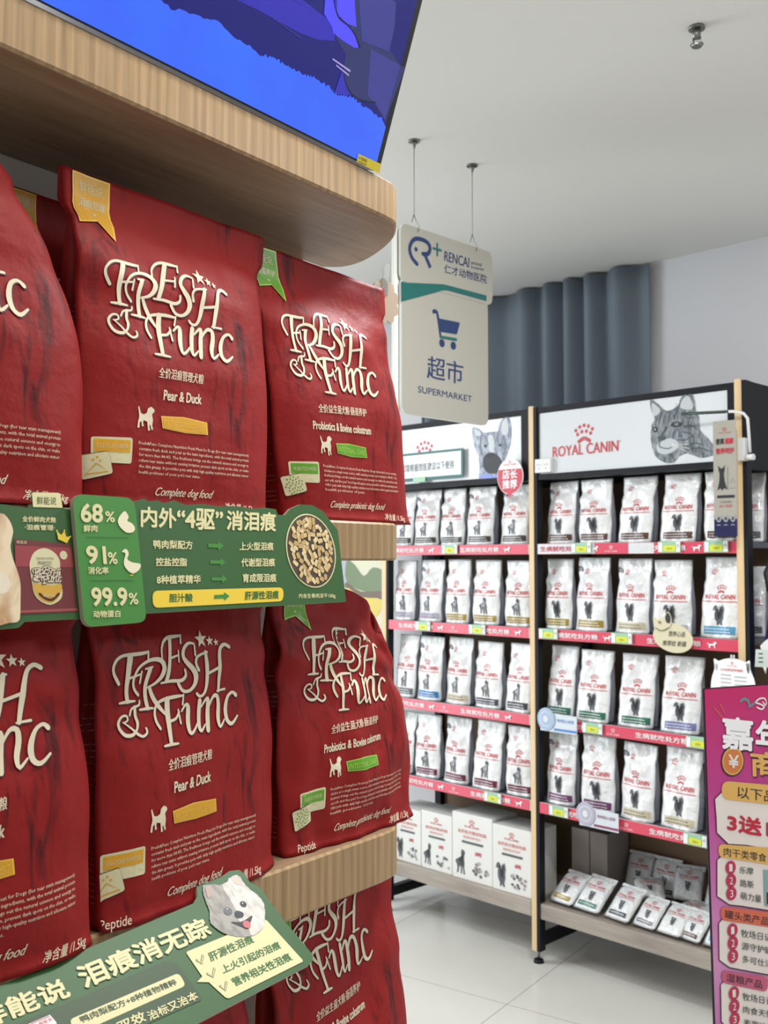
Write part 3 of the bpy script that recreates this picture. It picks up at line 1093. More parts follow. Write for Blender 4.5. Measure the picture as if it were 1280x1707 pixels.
E_blue = emis('screen_bright_blue', '#2a55f5', 0.8)
q = NT(E_blue)
tc = q.n('ShaderNodeTexCoord')
nz = q.n('ShaderNodeTexNoise')
nz.inputs['Scale'].default_value = 9
cr = q.n('ShaderNodeValToRGB')
cr.color_ramp.elements[0].color = lin('#3c58f2')
cr.color_ramp.elements[1].color = lin('#3878fc')
q.l(tc.outputs['Object'], nz.inputs['Vector'])
q.l(nz.outputs['Fac'], cr.inputs['Fac'])
q.l(cr.outputs[0], q.b.inputs['Emission Color'])
E_navy = emis('screen_navy', '#101066', 1.0)
E_vio = emis('screen_violet', '#2c27a0', 1.0)
E_vio2 = emis('screen_bright_violet', '#4b45e8', 1.0)
E_slate = emis('screen_slate', '#262c5c', 1.0)
E_slate2 = emis('screen_slate_light', '#34357e', 1.0)
E_line = emis('screen_pale_line', '#9a90c0', 1.0)
E_dk = emis('screen_dark', '#0a0c34', 1.0)
g = G(flat, 0.0006, 0.0002)
g.rect(-1.008, 0.0012, -0.012, 0.588, E_navy, 0)
g.poly([(-0.3364,0.1065),(-0.2835,0.1372),(-0.2280,0.1404),(-0.1651,0.1363),(-0.1482,0.1327),(-0.1427,0.1185),(-0.1723,0.1084),(-0.2029,0.1041),(-0.2713,0.1014),(-0.3131,0.0979)], E_vio, 1)
g.poly([(-0.3802,0.1218),(-0.2340,0.1896),(-0.2251,0.1324),(-0.1703,0.1366),(-0.2230,0.1333),(-0.3014,0.1263)], E_navy, 1)
g.poly([(-0.1449,0.1242),(-0.1356,0.1542),(-0.1262,0.1844),(-0.1495,0.2288),(-0.0580,0.2712),(-0.0555,0.2046),(-0.0555,0.1532),(-0.0143,0.1377),(-0.0023,0.1386),(-0.0159,0.0636),(-0.0453,0.0766),(-0.0793,0.0681),(-0.1047,0.0762),(-0.1153,0.0892),(-0.1186,0.1114)], E_slate, 1)
g.poly([(-0.1262,0.1909),(-0.0898,0.2034),(-0.0518,0.2028),(-0.0429,0.1755),(-0.0416,0.1448),(-0.0960,0.1371)], E_slate2, 2)
g.poly([(-0.0766,0.1345),(-0.0143,0.1377),(-0.0166,0.0652),(-0.0428,0.0776),(-0.0618,0.0813)], E_slate2, 2)
g.poly([(-0.1801,0.1754),(-0.1590,0.1606),(-0.1430,0.1462),(-0.1178,0.1434),(-0.0991,0.1274),(-0.1074,0.1242),(-0.1290,0.1240),(-0.1494,0.1257),(-0.1527,0.1308),(-0.1714,0.1393)], E_vio2, 3)
g.poly([(-0.1697,0.1879),(-0.1408,0.2007),(-0.1114,0.1477),(-0.1317,0.1443),(-0.1464,0.1481),(-0.1568,0.1615)], E_vio2, 2)
g.stroke([(-0.1656,0.1674,0.0024),(-0.1569,0.1550,0.0025),(-0.1453,0.1453,0.0025),(-0.1259,0.1434,0.0025),(-0.1103,0.1381,0.0026),(-0.0970,0.1291,0.0026)], E_dk, 4)
g.stroke([(-0.1138,0.0889,0.0019),(-0.1023,0.0770,0.0023),(-0.0890,0.0716,0.0027),(-0.0693,0.0717,0.0023),(-0.0431,0.0783,0.0016)], E_dk, 4)
g.poly([(-0.1183,0.0914),(-0.1219,0.0615),(-0.0915,0.0707),(-0.1070,0.0821)], E_vio, 3)
g.stroke([(-0.1387,0.0979,0.0018),(-0.1045,0.0963,0.0023)], E_line, 4, smooth=False)
g.stroke([(-0.1304,0.0935,0.0015),(-0.1050,0.0908,0.0019)], E_line, 4, smooth=False)
g.stroke([(-0.2492,0.1023,0.0008),(-0.1961,0.0989,0.0012)], E_slate2, 4, smooth=False)
rnd = random.Random(2)
edge = [(-0.3973,0.0535),(-0.3297,0.0661),(-0.2568,0.0586),(-0.2284,0.0626),(-0.1972,0.0618),(-0.1640,0.0660),(-0.1329,0.0659),(-0.1207,0.0619),(-0.0884,0.0701),(-0.0612,0.0658),(-0.0193,0.0643)]
ed2 = []
for a, b in zip(edge, edge[1:]):
    for i in range(14):
        k_ = i / 14
        ed2.append((a[0] + (b[0] - a[0]) * k_, a[1] + (b[1] - a[1]) * k_ + rnd.uniform(-0.0022, 0.0022)))
g.poly([(-0.9, 0.0012)] + [(-0.9, 0.25)] + ed2 + [(-0.012, ed2[-1][1] - 0.006), (-0.012, 0.0012)], E_blue, 5)
g.build('screen_picture', t)
gy = G(flat, 0.0034)
gy.poly([(-0.0536,0.0082),(-0.0053,0.0097),(-0.0032,-0.0026),(-0.0531,-0.0024)], mat('sticker_yellow', '#d9c52e', 0.5), 0)
gy.text('4 YEARS', [(-0.0519,0.0019),(-0.0338,0.0025),(-0.0524,0.0059)], M_dark, 1)
gy.text('WARRANTY', [(-0.0509,-0.0021),(-0.0321,-0.0017),(-0.0513,0.0003)], M_dark, 1)
gy.build('yellow_sticker', t)
BM().box((-0.62, 0.03, 0.15), (-0.40, 0.06, 0.45), M_black).build('rear_housing', t)
# foot that rests on the board
BM().box((-0.60, 0.0285, -0.0008), (-0.42, 0.075, 0.012), M_black, mtx=Matrix.Rotation(R(0), 4, 'X')).build('stand_foot', t)

# ------------------------------------------------------------------ upper green shelf sign
O_, rz_, tx_ = (-0.9149,0.6538,1.4400),98.2,-9.0
t = thing('shelf_sign', O_, 'green promotional sign with kibble photo across the middle shelf front', 'sign', rz=rz_, tx=tx_)
out = [(-0.36, 0.118)] + [(-0.2522,0.1125),(-0.2229,0.1099)] + rpoly([(-0.2208,0.1259),(-0.1863,0.1254),(-0.1856,0.1115)], [0.003, 0.004, 0]) + [(-0.1803,0.1105),(-0.1748,0.1107),(-0.1023,0.1124),(-0.1010,0.1175),(-0.0973,0.1227),(-0.0860,0.1257),(-0.0801,0.1229),(-0.0686,0.1247),(-0.0601,0.1219),(-0.0455,0.1258),(-0.0292,0.1213),(-0.0072,0.1236),(0.0168,0.1220),(0.0478,0.1233),(0.0717,0.1215),(0.0921,0.1238),(0.1124,0.1225),(0.1144,0.1160),(0.1259,0.1157),(0.1380,0.1243),(0.1564,0.1303),(0.1788,0.1305),(0.1982,0.1237),(0.2122,0.1103),(0.2233,0.0998),(0.2229,0.0084),(-0.1029,0.0068),(-0.1037,0.0069),(-0.1585,0.0051),(-0.2355,0.0053),(-0.2421,0.0002),(-0.2612,-0.0003)] + [(-0.36, 0.0)]
BM().prism(out, 0.0, 0.004, M_sg, M_sg_edge, axis='y').build('sign_board', t)
pn = rpoly([(-0.1783,0.1247),(-0.1033,0.1243),(-0.1024,-0.0022),(-0.1772,-0.0037)], [0.013, 0.013, 0.01, 0.012], 8)
BM().prism(pn, -0.006, -0.0008, M_sg_l, M_sg_edge, axis='y').build('raised_panel', t)
g = G(flat, 0.0004, 0.0002)
T6 = 'x'
for body, q3, mm, bo in (
    ('内外', [(-0.0935,0.0960),(-0.0468,0.0957),(-0.0911,0.1165)], M_cream2, 0.035),
    ('“4驱”', [(-0.0454,0.0948),(0.0207,0.0956),(-0.0421,0.1173)], M_cream2, 0.035),
    ('消泪痕', [(0.0273,0.0958),(0.1068,0.0960),(0.0309,0.1174)], M_cream2, 0.035),
    ('鸭肉梨配方', [(-0.0803,0.0734),(-0.0266,0.0731),(-0.0793,0.0823)], M_cream2, 0.03),
    ('上火型泪痕', [(0.0442,0.0725),(0.0995,0.0730),(0.0455,0.0817)], M_cream2, 0.03),
    ('控盐控脂', [(-0.0792,0.0552),(-0.0371,0.0548),(-0.0782,0.0637)], M_cream2, 0.03),
    ('代谢型泪痕', [(0.0440,0.0538),(0.0989,0.0540),(0.0454,0.0632)], M_cream2, 0.03),
    ('8种植萃精华', [(-0.0801,0.0363),(-0.0200,0.0362),(-0.0790,0.0452)], M_cream2, 0.03),
    ('育成限泪痕', [(0.0436,0.0360),(0.0983,0.0355),(0.0450,0.0457)], M_cream2, 0.03),
    ('内含生骨肉冻干100g', [(0.1342,0.0146),(0.2019,0.0130),(0.1353,0.0210)], M_cream2, 0.02),
    ('全价鲜肉犬粮', [(-0.2310,0.0968),(-0.1953,0.0968),(-0.2306,0.1021)], M_cream2, 0.03),
    ('·泪痕管理·', [(-0.2292,0.0892),(-0.1972,0.0895),(-0.2287,0.0943)], M_cream2, 0.03)):
    nm_ = 'headline' if body in ('内外', '“4驱”', '消泪痕') else ('row_text' if body[-2:] == '泪痕' or body in ('鸭肉梨配方', '控盐控脂', '8种植萃精华') else 'caption')
    G(flat, 0.0004, 0.0002).text(body, q3, mm, 1, bo).build(nm_, t)
AR1 = [(-0.0032,0.0796),(0.0119,0.0794),(0.0123,0.0822),(0.0205,0.0773),(0.0109,0.0718),(0.0113,0.0750),(-0.0033,0.0753)]
AR2 = [(-0.0029,0.0611),(0.0123,0.0609),(0.0127,0.0639),(0.0204,0.0589),(0.0116,0.0540),(0.0120,0.0571),(-0.0031,0.0572)]
AR3 = [(-0.0033,0.0423),(0.0123,0.0421),(0.0128,0.0453),(0.0199,0.0404),(0.0117,0.0354),(0.0118,0.0385),(-0.0033,0.0386)]
for a in (AR1, AR2, AR3):
    G(flat, 0.0004, 0.0002).poly(a, M_sg_l, 1).build('arrow', t)
g = G(flat, 0.0004, 0.0002)
g.poly(rpoly([(-0.0869,0.0295),(0.1095,0.0290),(0.1068,0.0127),(-0.0881,0.0120)], 0.0075, 8), M_sgy, 1)
g.text('胆汁酸', [(-0.0660,0.0173),(-0.0340,0.0168),(-0.0650,0.0258)], M_sgtext, 2, 0.03)
g.text('肝源性泪痕', [(0.0435,0.0163),(0.0988,0.0161),(0.0454,0.0255)], M_sgtext, 2, 0.03)
g.poly([(-0.0023,0.0228),(0.0126,0.0230),(0.0130,0.0257),(0.0204,0.0210),(0.0119,0.0163),(0.0120,0.0190),(-0.0026,0.0189)], M_sg_l, 2)
g.build('yellow_band', t)
# kibble photograph
g = G(flat, 0.0004, 0.0002)
kc = [(0.1673,0.0731)][0]
krx = 0.5 * ([(0.2141,0.0734)][0][0] - [(0.1228,0.0727)][0][0])
kry = 0.5 * ([(0.1753,0.1189)][0][1] - [(0.1593,0.0271)][0][1])
g.ell(kc, krx, kry, M_cream2, 1, 40)
g.ell(kc, krx * 0.955, kry * 0.965, M_kibbg, 2, 40)
rnd = random.Random(11)
cnt = 0
pos = []
while cnt < 1400 and len(pos) < 84:
    cnt += 1
    a_, r_ = rnd.uniform(0, 6.283), math.sqrt(rnd.random()) * 0.90
    x, y = kc[0] + r_ * krx * 0.92 * math.cos(a_), kc[1] + r_ * kry * 0.95 * math.sin(a_)
    if any(abs(x - px) < 0.0045 and abs(y - py) < 0.0056 for px, py in pos):
        continue
    pos.append((x, y))
    an = rnd.uniform(0, 3.14)
    L, W_ = rnd.uniform(0.0036, 0.0048), rnd.uniform(0.0024, 0.003)
    pts = [(x + math.cos(an) * dx * L - math.sin(an) * dy * W_, y + math.sin(an) * dx * L + math.cos(an) * dy * W_) for dx, dy in ((-1, -1), (1, -1), (1, 1), (-1, 1))]
    g.poly(rpoly(pts, 0.0018, 3), M_kib[len(pos) % 3], 3 + (len(pos) % 4))
    g.stroke([(x - math.cos(an) * L * 0.7 - math.sin(an) * W_ * -0.6, y - math.sin(an) * L * 0.7 + math.cos(an) * W_ * -0.6), (x + math.cos(an) * L * 0.7 + math.sin(an) * W_ * 0.6, y + math.sin(an) * L * 0.7 - math.cos(an) * W_ * 0.6)], M_kib[1], 8, w=0.0006, smooth=False)
g.build('kibble_photo', t)
# logo tab, product photo, crown, puppy
g = G(flat, 0.0004, 0.0002)
g.poly(rpoly([(-0.2187,0.1249),(-0.1878,0.1261),(-0.1864,0.1116),(-0.2186,0.1110)], [0.0022, 0.003, 0, 0]), M_cream2, 1)
g.text('鲜能说', [(-0.2145,0.1135),(-0.1932,0.1139),(-0.2138,0.1213)], M_sg_d, 2)
g.build('logo_tab', t)
g = G(flat, 0.0004, 0.0002)
g.poly([(-0.2409,0.0805),(-0.1816,0.0766),(-0.1797,0.0117),(-0.2441,0.0120)], mat('photo_bag_red', '#6e2426', 0.5), 1)
g.poly([(-0.2406,0.0745),(-0.1806,0.0729),(-0.1797,0.0542),(-0.2414,0.0553)], mat('photo_bag_red_light', '#96383a', 0.5), 2)
g.poly([(-0.2439,0.0154),(-0.1796,0.0152),(-0.1794,0.0129),(-0.2440,0.0132)], mat('photo_bag_red_hem', '#a04848', 0.5), 2)
g.text('鲜能说', [(-0.2390,0.0762),(-0.2284,0.0760),(-0.2387,0.0792)], M_pale, 3)
wc = [(-0.2274,0.0530),(-0.2264,0.0604),(-0.2210,0.0687),(-0.2108,0.0724),(-0.2011,0.0692),(-0.1951,0.0620),(-0.1948,0.0527),(-0.1956,0.0375),(-0.1944,0.0321),(-0.1968,0.0245),(-0.2083,0.0193),(-0.2199,0.0238),(-0.2251,0.0313),(-0.2263,0.0418)]
g.poly(smooth_path([(p[0], p[1], 0) for p in wc], 3, True), M_pale, 3)
g.poly(smooth_path([(p[0], p[1], 0) for p in [(-0.2252,0.0395),(-0.2152,0.0382),(-0.2049,0.0373),(-0.1951,0.0382),(-0.1959,0.0314),(-0.2008,0.0247),(-0.2081,0.0211),(-0.2181,0.0244),(-0.2234,0.0313)]], 3, True), mat('photo_gold', '#d1a437', 0.5), 4)
g.stroke([(-0.2193,0.0297),(-0.2129,0.0250),(-0.2061,0.0241),(-0.1990,0.0292)], M_rcred_d if False else M_ink_dk, 5, w=0.0024)
g.text('PEAR & DUCK', [(-0.2162,0.0270),(-0.2033,0.0263),(-0.2160,0.0292)], M_pale, 6, 0.02)
g.text('FRESH MEAT NUTRITION', [(-0.2199,0.0616),(-0.2018,0.0616),(-0.2198,0.0634)], M_sg_d, 5)
g.text('PROBIOTICS', [(-0.2186,0.0570),(-0.2040,0.0566),(-0.2183,0.0601)], M_grey, 5)
bl_, br_, tl_ = [(-0.2252,0.0395),(-0.1950,0.0390),(-0.2239,0.0552)]
lgx = [p[0] for st in LG for p in st]
lgy = [p[1] for st in LG for p in st]
lx0, lx1, ly0, ly1 = min(lgx), max(lgx), min(lgy), max(lgy)


def fml(p):
    u, v = (p[0] - lx0) / (lx1 - lx0), (p[1] - ly0) / (ly1 - ly0)
    return (bl_[0] + u * (br_[0] - bl_[0]), bl_[1] + u * (br_[1] - bl_[1]) + v * (tl_[1] - bl_[1]))


M_logobr = mat('photo_logo_brown', '#3a1512', 0.5)
for st in LG:
    pt = [fml(p) for p in st]
    g.stroke(pt, M_logobr, 6, w=0.0022, k=2)
for st in LG:
    pt = [fml(p) for p in st]
    g.stroke(pt, M_cream, 7, w=0.0009, k=2)
g.ell([(-0.1900,0.0658)][0], 0.0042, 0.0042, M_pale, 3, 16)
g.build('product_photo', t)
g = G(flat, 0.001, 0.0002)
g.poly([(-0.1957,0.0890),(-0.1912,0.0850),(-0.1872,0.0893),(-0.1857,0.0834),(-0.1807,0.0838),(-0.1856,0.0772),(-0.1949,0.0809)], M_sgy, 3)
for p in [(-0.1955,0.0891),(-0.1871,0.0895),(-0.1809,0.0838)]:
    g.ell(p, 0.0009, 0.0009, M_sgy, 3, 8)
g.build('crown_print', t)
g = G(flat, 0.001, 0.0002)
pup = [(-0.3074,0.0941),(-0.2765,0.1045),(-0.2529,0.1035),(-0.2482,0.1015),(-0.2438,0.0953),(-0.2419,0.0879),(-0.2441,0.0797),(-0.2458,0.0722),(-0.2441,0.0619),(-0.2408,0.0516),(-0.2385,0.0398),(-0.2399,0.0222),(-0.2411,0.0113),(-0.2434,0.0059),(-0.2528,0.0047),(-0.2988,0.0062)]
g.poly(smooth_path([(p[0], p[1], 0) for p in pup], 3, True), M_furpup, 3)
g.poly(smooth_path([(p[0], p[1], 0) for p in [(-0.2618,0.0517),(-0.2526,0.0473),(-0.2483,0.0399),(-0.2539,0.0313),(-0.2648,0.0331)]], 3, True), mat('puppy_chest_print', '#e9ddc6', 0.5), 4)
g.build('puppy_photo', t)
g = G(lambda a, b, l: (a, -0.006 - l, b), 0.0004, 0.0002)
for body, q3, bo in (
    ('68', [(-0.1709,0.0976),(-0.1464,0.0978),(-0.1695,0.1150)], 0.045),
    ('%', [(-0.1426,0.0984),(-0.1316,0.0982),(-0.1418,0.1088)], 0.03),
    ('鲜肉', [(-0.1695,0.0876),(-0.1535,0.0881),(-0.1688,0.0943)], 0.03),
    ('91', [(-0.1680,0.0570),(-0.1461,0.0567),(-0.1679,0.0737)], 0.045),
    ('%', [(-0.1437,0.0567),(-0.1328,0.0564),(-0.1430,0.0680)], 0.03),
    ('消化率', [(-0.1681,0.0467),(-0.1446,0.0465),(-0.1677,0.0535)], 0.03),
    ('99.9', [(-0.1665,0.0163),(-0.1251,0.0153),(-0.1660,0.0333)], 0.045),
    ('%', [(-0.1229,0.0163),(-0.1116,0.0160),(-0.1222,0.0272)], 0.03),
    ('动物蛋白', [(-0.1665,0.0048),(-0.1351,0.0041),(-0.1659,0.0114)], 0.03)):
    G(lambda a, b, l: (a, -0.006 - l, b), 0.0004, 0.0002).text(body, q3, M_cream2, 2, bo).build('caption' if len(body) > 1 and body[0] not in '69' else 'figure', t)
g.stroke([(-0.1673,0.0826),(-0.1160,0.0828)], M_sg, 1, w=0.0006, smooth=False)
g.stroke([(-0.1661,0.0403),(-0.1140,0.0398)], M_sg, 1, w=0.0006, smooth=False)
M_duck = mat('duck_print', '#ece6c4', 0.5)
g.build('divider_lines', t)
g = G(lambda a, b, l: (a, -0.006 - l, b), 0.0004, 0.0002)
g.poly(smooth_path([(p[0], p[1], 0) for p in [(-0.1181,0.1099),(-0.1150,0.1072),(-0.1137,0.1037),(-0.1158,0.1002),(-0.1101,0.0976),(-0.1069,0.0928),(-0.1103,0.0885),(-0.1180,0.0881),(-0.1227,0.0910),(-0.1265,0.0950),(-0.1276,0.0998),(-0.1246,0.1048)]], 3, True), M_duck, 2)
g.build('pear_picture', t)
g = G(lambda a, b, l: (a, -0.006 - l, b), 0.0004, 0.0002)
g.poly(smooth_path([(p[0], p[1], 0) for p in [(-0.1260,0.0682),(-0.1223,0.0714),(-0.1191,0.0704),(-0.1178,0.0662),(-0.1201,0.0614),(-0.1145,0.0580),(-0.1044,0.0563),(-0.1059,0.0510),(-0.1132,0.0469),(-0.1190,0.0484),(-0.1242,0.0539),(-0.1245,0.0594),(-0.1222,0.0648),(-0.1227,0.0679)]], 3, True), M_duck, 2)
g.stroke([(-0.1147,0.0483),(-0.1151,0.0449),(-0.1185,0.0450)], M_sgy, 2, w=0.0008, smooth=False)
g.build('duck_picture', t)

# ------------------------------------------------------------------ lower tilted green sign
O_, rz_, tx_ = (-0.7925,0.6210,1.0460),98.2,-50.2
t = thing('shelf_sign', O_, 'tilted green promotional sign with white dog face on the lower shelf edge', 'sign', rz=rz_, tx=tx_)
out = [(-0.2452,0.1375),(-0.2113,0.1389),(-0.1085,0.1440),(0.0179,0.1504),(0.0280,0.1565),(0.0352,0.1692),(0.0422,0.1719),(0.0562,0.1683),(0.0708,0.1687),(0.0862,0.1722),(0.0993,0.1699),(0.1032,0.1628),(0.1025,0.1520),(0.1109,0.1410),(0.1110,0.1244),(0.1119,0.0996),(0.1181,0.0499),(0.1144,0.0436),(0.1053,0.0409),(-0.0588,0.0368),(-0.1915,0.0413),(-0.2847,0.0479)]
BM().prism(out, 0.0, 0.004, M_sg, M_sg_edge, axis='y').build('sign_board', t)
g = G(flat, 0.0004, 0.0002)
g.text('泪痕消无踪', [(-0.1407,0.1072),(0.0161,0.1103),(-0.1399,0.1287)], M_sg_d, 1, 0.05)
g.text('泪痕消无踪', [(-0.1411,0.1078),(0.0160,0.1109),(-0.1405,0.1294)], M_cream2, 2, 0.04)
g.build('title_lettering', t)
g = G(flat, 0.0004, 0.0002)
g.text('鲜能说', [(-0.2466,0.1076),(-0.1573,0.1063),(-0.2460,0.1262)], M_cream2, 2, 0.04)
g.build('title_lettering', t)
g = G(flat, 0.0004, 0.0002)
pl = rpoly([(-0.2262,0.1013),(-0.0502,0.1034),(-0.0404,0.0969),(-0.0368,0.0542),(-0.1115,0.0553),(-0.1903,0.0585),(-0.2448,0.0624)], [0, 0.003, 0.003, 0.004, 0.002, 0.0, 0])
g.poly(pl, M_sg_d, 1)
g.poly(rpoly([(-0.1700,0.0871),(-0.0447,0.0875),(-0.0453,0.0732),(-0.1697,0.0727)], 0.0052, 7), M_cream2, 2)
g.text('鸭肉梨配方+8种植物精粹', [(-0.1606,0.0797),(-0.0531,0.0775),(-0.1604,0.0860)], M_sg_d, 3, 0.025)
g.text('治标又治本', [(-0.0997,0.0566),(-0.0406,0.0564),(-0.0993,0.0652)], M_cream2, 3, 0.03)
g.text('双效', [(-0.1334,0.0585),(-0.1031,0.0584),(-0.1316,0.0682)], M_cream2, 3, 0.03)
g.poly([(-0.2049,0.0973),(-0.1837,0.0976),(-0.1815,0.0883),(-0.2013,0.0877)], M_wht, 3)
g.stroke([(-0.2030,0.0965),(-0.1850,0.0966)], M_rcred, 4, w=0.0008, smooth=False)
g.text('鲜能说', [(-0.1962,0.0918),(-0.1835,0.0919),(-0.1966,0.0954)], M_rcred, 4)
g.build('dark_panel', t)
g = G(flat, 0.0004, 0.0002)
g.poly(rpoly([(-0.0246,0.1042),(0.0899,0.1046),(0.1010,0.0462),(-0.0120,0.0444),(-0.0202,0.0672),(-0.0320,0.0720),(-0.0232,0.0750)], [0.003, 0.003, 0.003, 0.004, 0, 0, 0]), M_cream2, 2)
for body, q3 in (('肝源性泪痕', [(-0.0043,0.0851),(0.0578,0.0860),(-0.0028,0.0946)]), ('上火引起的泪痕', [(0.0009,0.0687),(0.0849,0.0687),(0.0021,0.0773)]), ('营养相关性泪痕', [(0.0049,0.0523),(0.0890,0.0525),(0.0045,0.0614)])):
    G(flat, 0.0004, 0.0002).text(body, q3, M_sgtext, 3, 0.03).build('claim_text', t)
for ck in ([(-0.0183,0.0921),(-0.0159,0.0872),(-0.0092,0.0940)], [(-0.0161,0.0751),(-0.0129,0.0704),(-0.0059,0.0770)], [(-0.0108,0.0587),(-0.0088,0.0534),(-0.0020,0.0599)]):
    G(flat, 0.0004, 0.0002).stroke(ck, M_sg_d, 3, w=0.0026, smooth=False).stroke(ck, M_cream2, 4, w=0.0012, smooth=False).build('check_mark', t)
g.build('speech_panel', t)
g = G(flat, 0.0004, 0.0002)


def fluffy(pts, amp, k, seed):
    rnd_ = random.Random(seed)
    P_ = smooth_path([(p[0], p[1], 0) for p in pts], k, True)
    return [(p.x + rnd_.uniform(-amp, amp), p.y + rnd_.uniform(-amp, amp)) for p in P_]


def sub_smooth(pts, k=3):
    return [(p.x, p.y) for p in smooth_path([(p[0], p[1], 0) for p in pts], k, True)]


g.poly(fluffy([(0.0404,0.1641),(0.0458,0.1647),(0.0534,0.1633),(0.0626,0.1599),(0.0738,0.1601),(0.0784,0.1634),(0.0897,0.1644),(0.0933,0.1601),(0.0929,0.1486),(0.0985,0.1360),(0.1008,0.1272),(0.0977,0.1175),(0.0884,0.1049),(0.0754,0.0952),(0.0592,0.0934),(0.0448,0.0973),(0.0321,0.1049),(0.0227,0.1188),(0.0239,0.1271),(0.0290,0.1342),(0.0320,0.1434),(0.0348,0.1541)], 0.0005, 4, 5), M_furpomg, 4)
g.poly(fluffy([(0.0644,0.1584),(0.0736,0.1599),(0.0784,0.1634),(0.0897,0.1644),(0.0933,0.1601),(0.0929,0.1486),(0.0985,0.1360),(0.1008,0.1272),(0.0977,0.1175),(0.0884,0.1049),(0.0754,0.0952),(0.0595,0.0939),(0.0622,0.1050),(0.0561,0.1122),(0.0604,0.1236),(0.0608,0.1299),(0.0628,0.1463)], 0.0005, 4, 6), M_furpom, 5)
g.poly(sub_smooth([(0.0425,0.1621),(0.0501,0.1617),(0.0462,0.1543),(0.0376,0.1493)]), mat('ear_grey_pink_print', '#b39d92', 0.5), 6)
g.poly(sub_smooth([(0.0808,0.1606),(0.0880,0.1611),(0.0897,0.1504),(0.0820,0.1542)]), mat('ear_pink_print', '#dcc0b4', 0.5), 6)
g.ell([(0.0505,0.1282)][0], 0.0055, 0.0048, M_grey, 6, 20)
g.ell([(0.0741,0.1294)][0], 0.0042, 0.0038, M_dark, 6, 20)
g.ell([(0.0738,0.1305)][0], 0.0008, 0.0008, M_wht, 7, 8)
g.ell([(0.0511,0.1306)][0], 0.0008, 0.0008, M_wht, 7, 8)
g.poly(sub_smooth([(0.0578,0.1244),(0.0626,0.1246),(0.0670,0.1203),(0.0644,0.1164),(0.0585,0.1162),(0.0551,0.1196)]), M_dark, 6)
g.poly(sub_smooth([(0.0458,0.1158),(0.0561,0.1122),(0.0650,0.1123),(0.0758,0.1138),(0.0688,0.1078),(0.0599,0.1020),(0.0546,0.1064),(0.0496,0.1113)]), M_dark, 6)
g.poly(sub_smooth([(0.0596,0.1110),(0.0645,0.1108),(0.0671,0.1065),(0.0630,0.1021),(0.0584,0.1038),(0.0571,0.1068)]), M_tongue, 7)
g.build('dog_photo', t)

# ------------------------------------------------------------------ pet food racks
STRIPZ = [1.564, 1.245, 0.917, 0.597]


def crown(g, c, s_, m, layer=1):
    """dotted crown over an arc"""
    for i, (x, y) in enumerate([(-1.0, 0.30), (-0.52, 0.62), (0, 0.75), (0.52, 0.62), (1.0, 0.30), (-0.78, -0.12), (-0.27, 0.12), (0.27, 0.12), (0.78, -0.12)]):
        g.ell((c[0] + x * s_, c[1] + y * s_), 0.165 * s_, 0.19 * s_, m, layer, 12)
    for k_, w_ in ((0, 0.20), (1, 0.10)):
        y = -0.62 - 0.22 * k_
        g.stroke([(c[0] - 0.72 * s_, c[1] + (y - 0.22) * s_, w_ * s_), (c[0], c[1] + (y + 0.12) * s_, w_ * s_), (c[0] + 0.72 * s_, c[1] + (y - 0.22) * s_, w_ * s_)], m, layer, k=5)


def icon_dog(g, x, y, s_, m, layer=2):
    P_ = [(-1, .5), (-.8, .2), (-.6, .15), (.2, .15), (.45, .55), (.8, .5), (1, .3), (.7, .2), (.6, -.1), (.65, -.6), (.5, -.6), (.4, -.15), (-.3, -.15), (-.4, -.6), (-.6, -.6), (-.6, -.1), (-.85, .1)]
    g.poly([(x + a * s_, y + b * s_) for a, b in P_], m, layer)


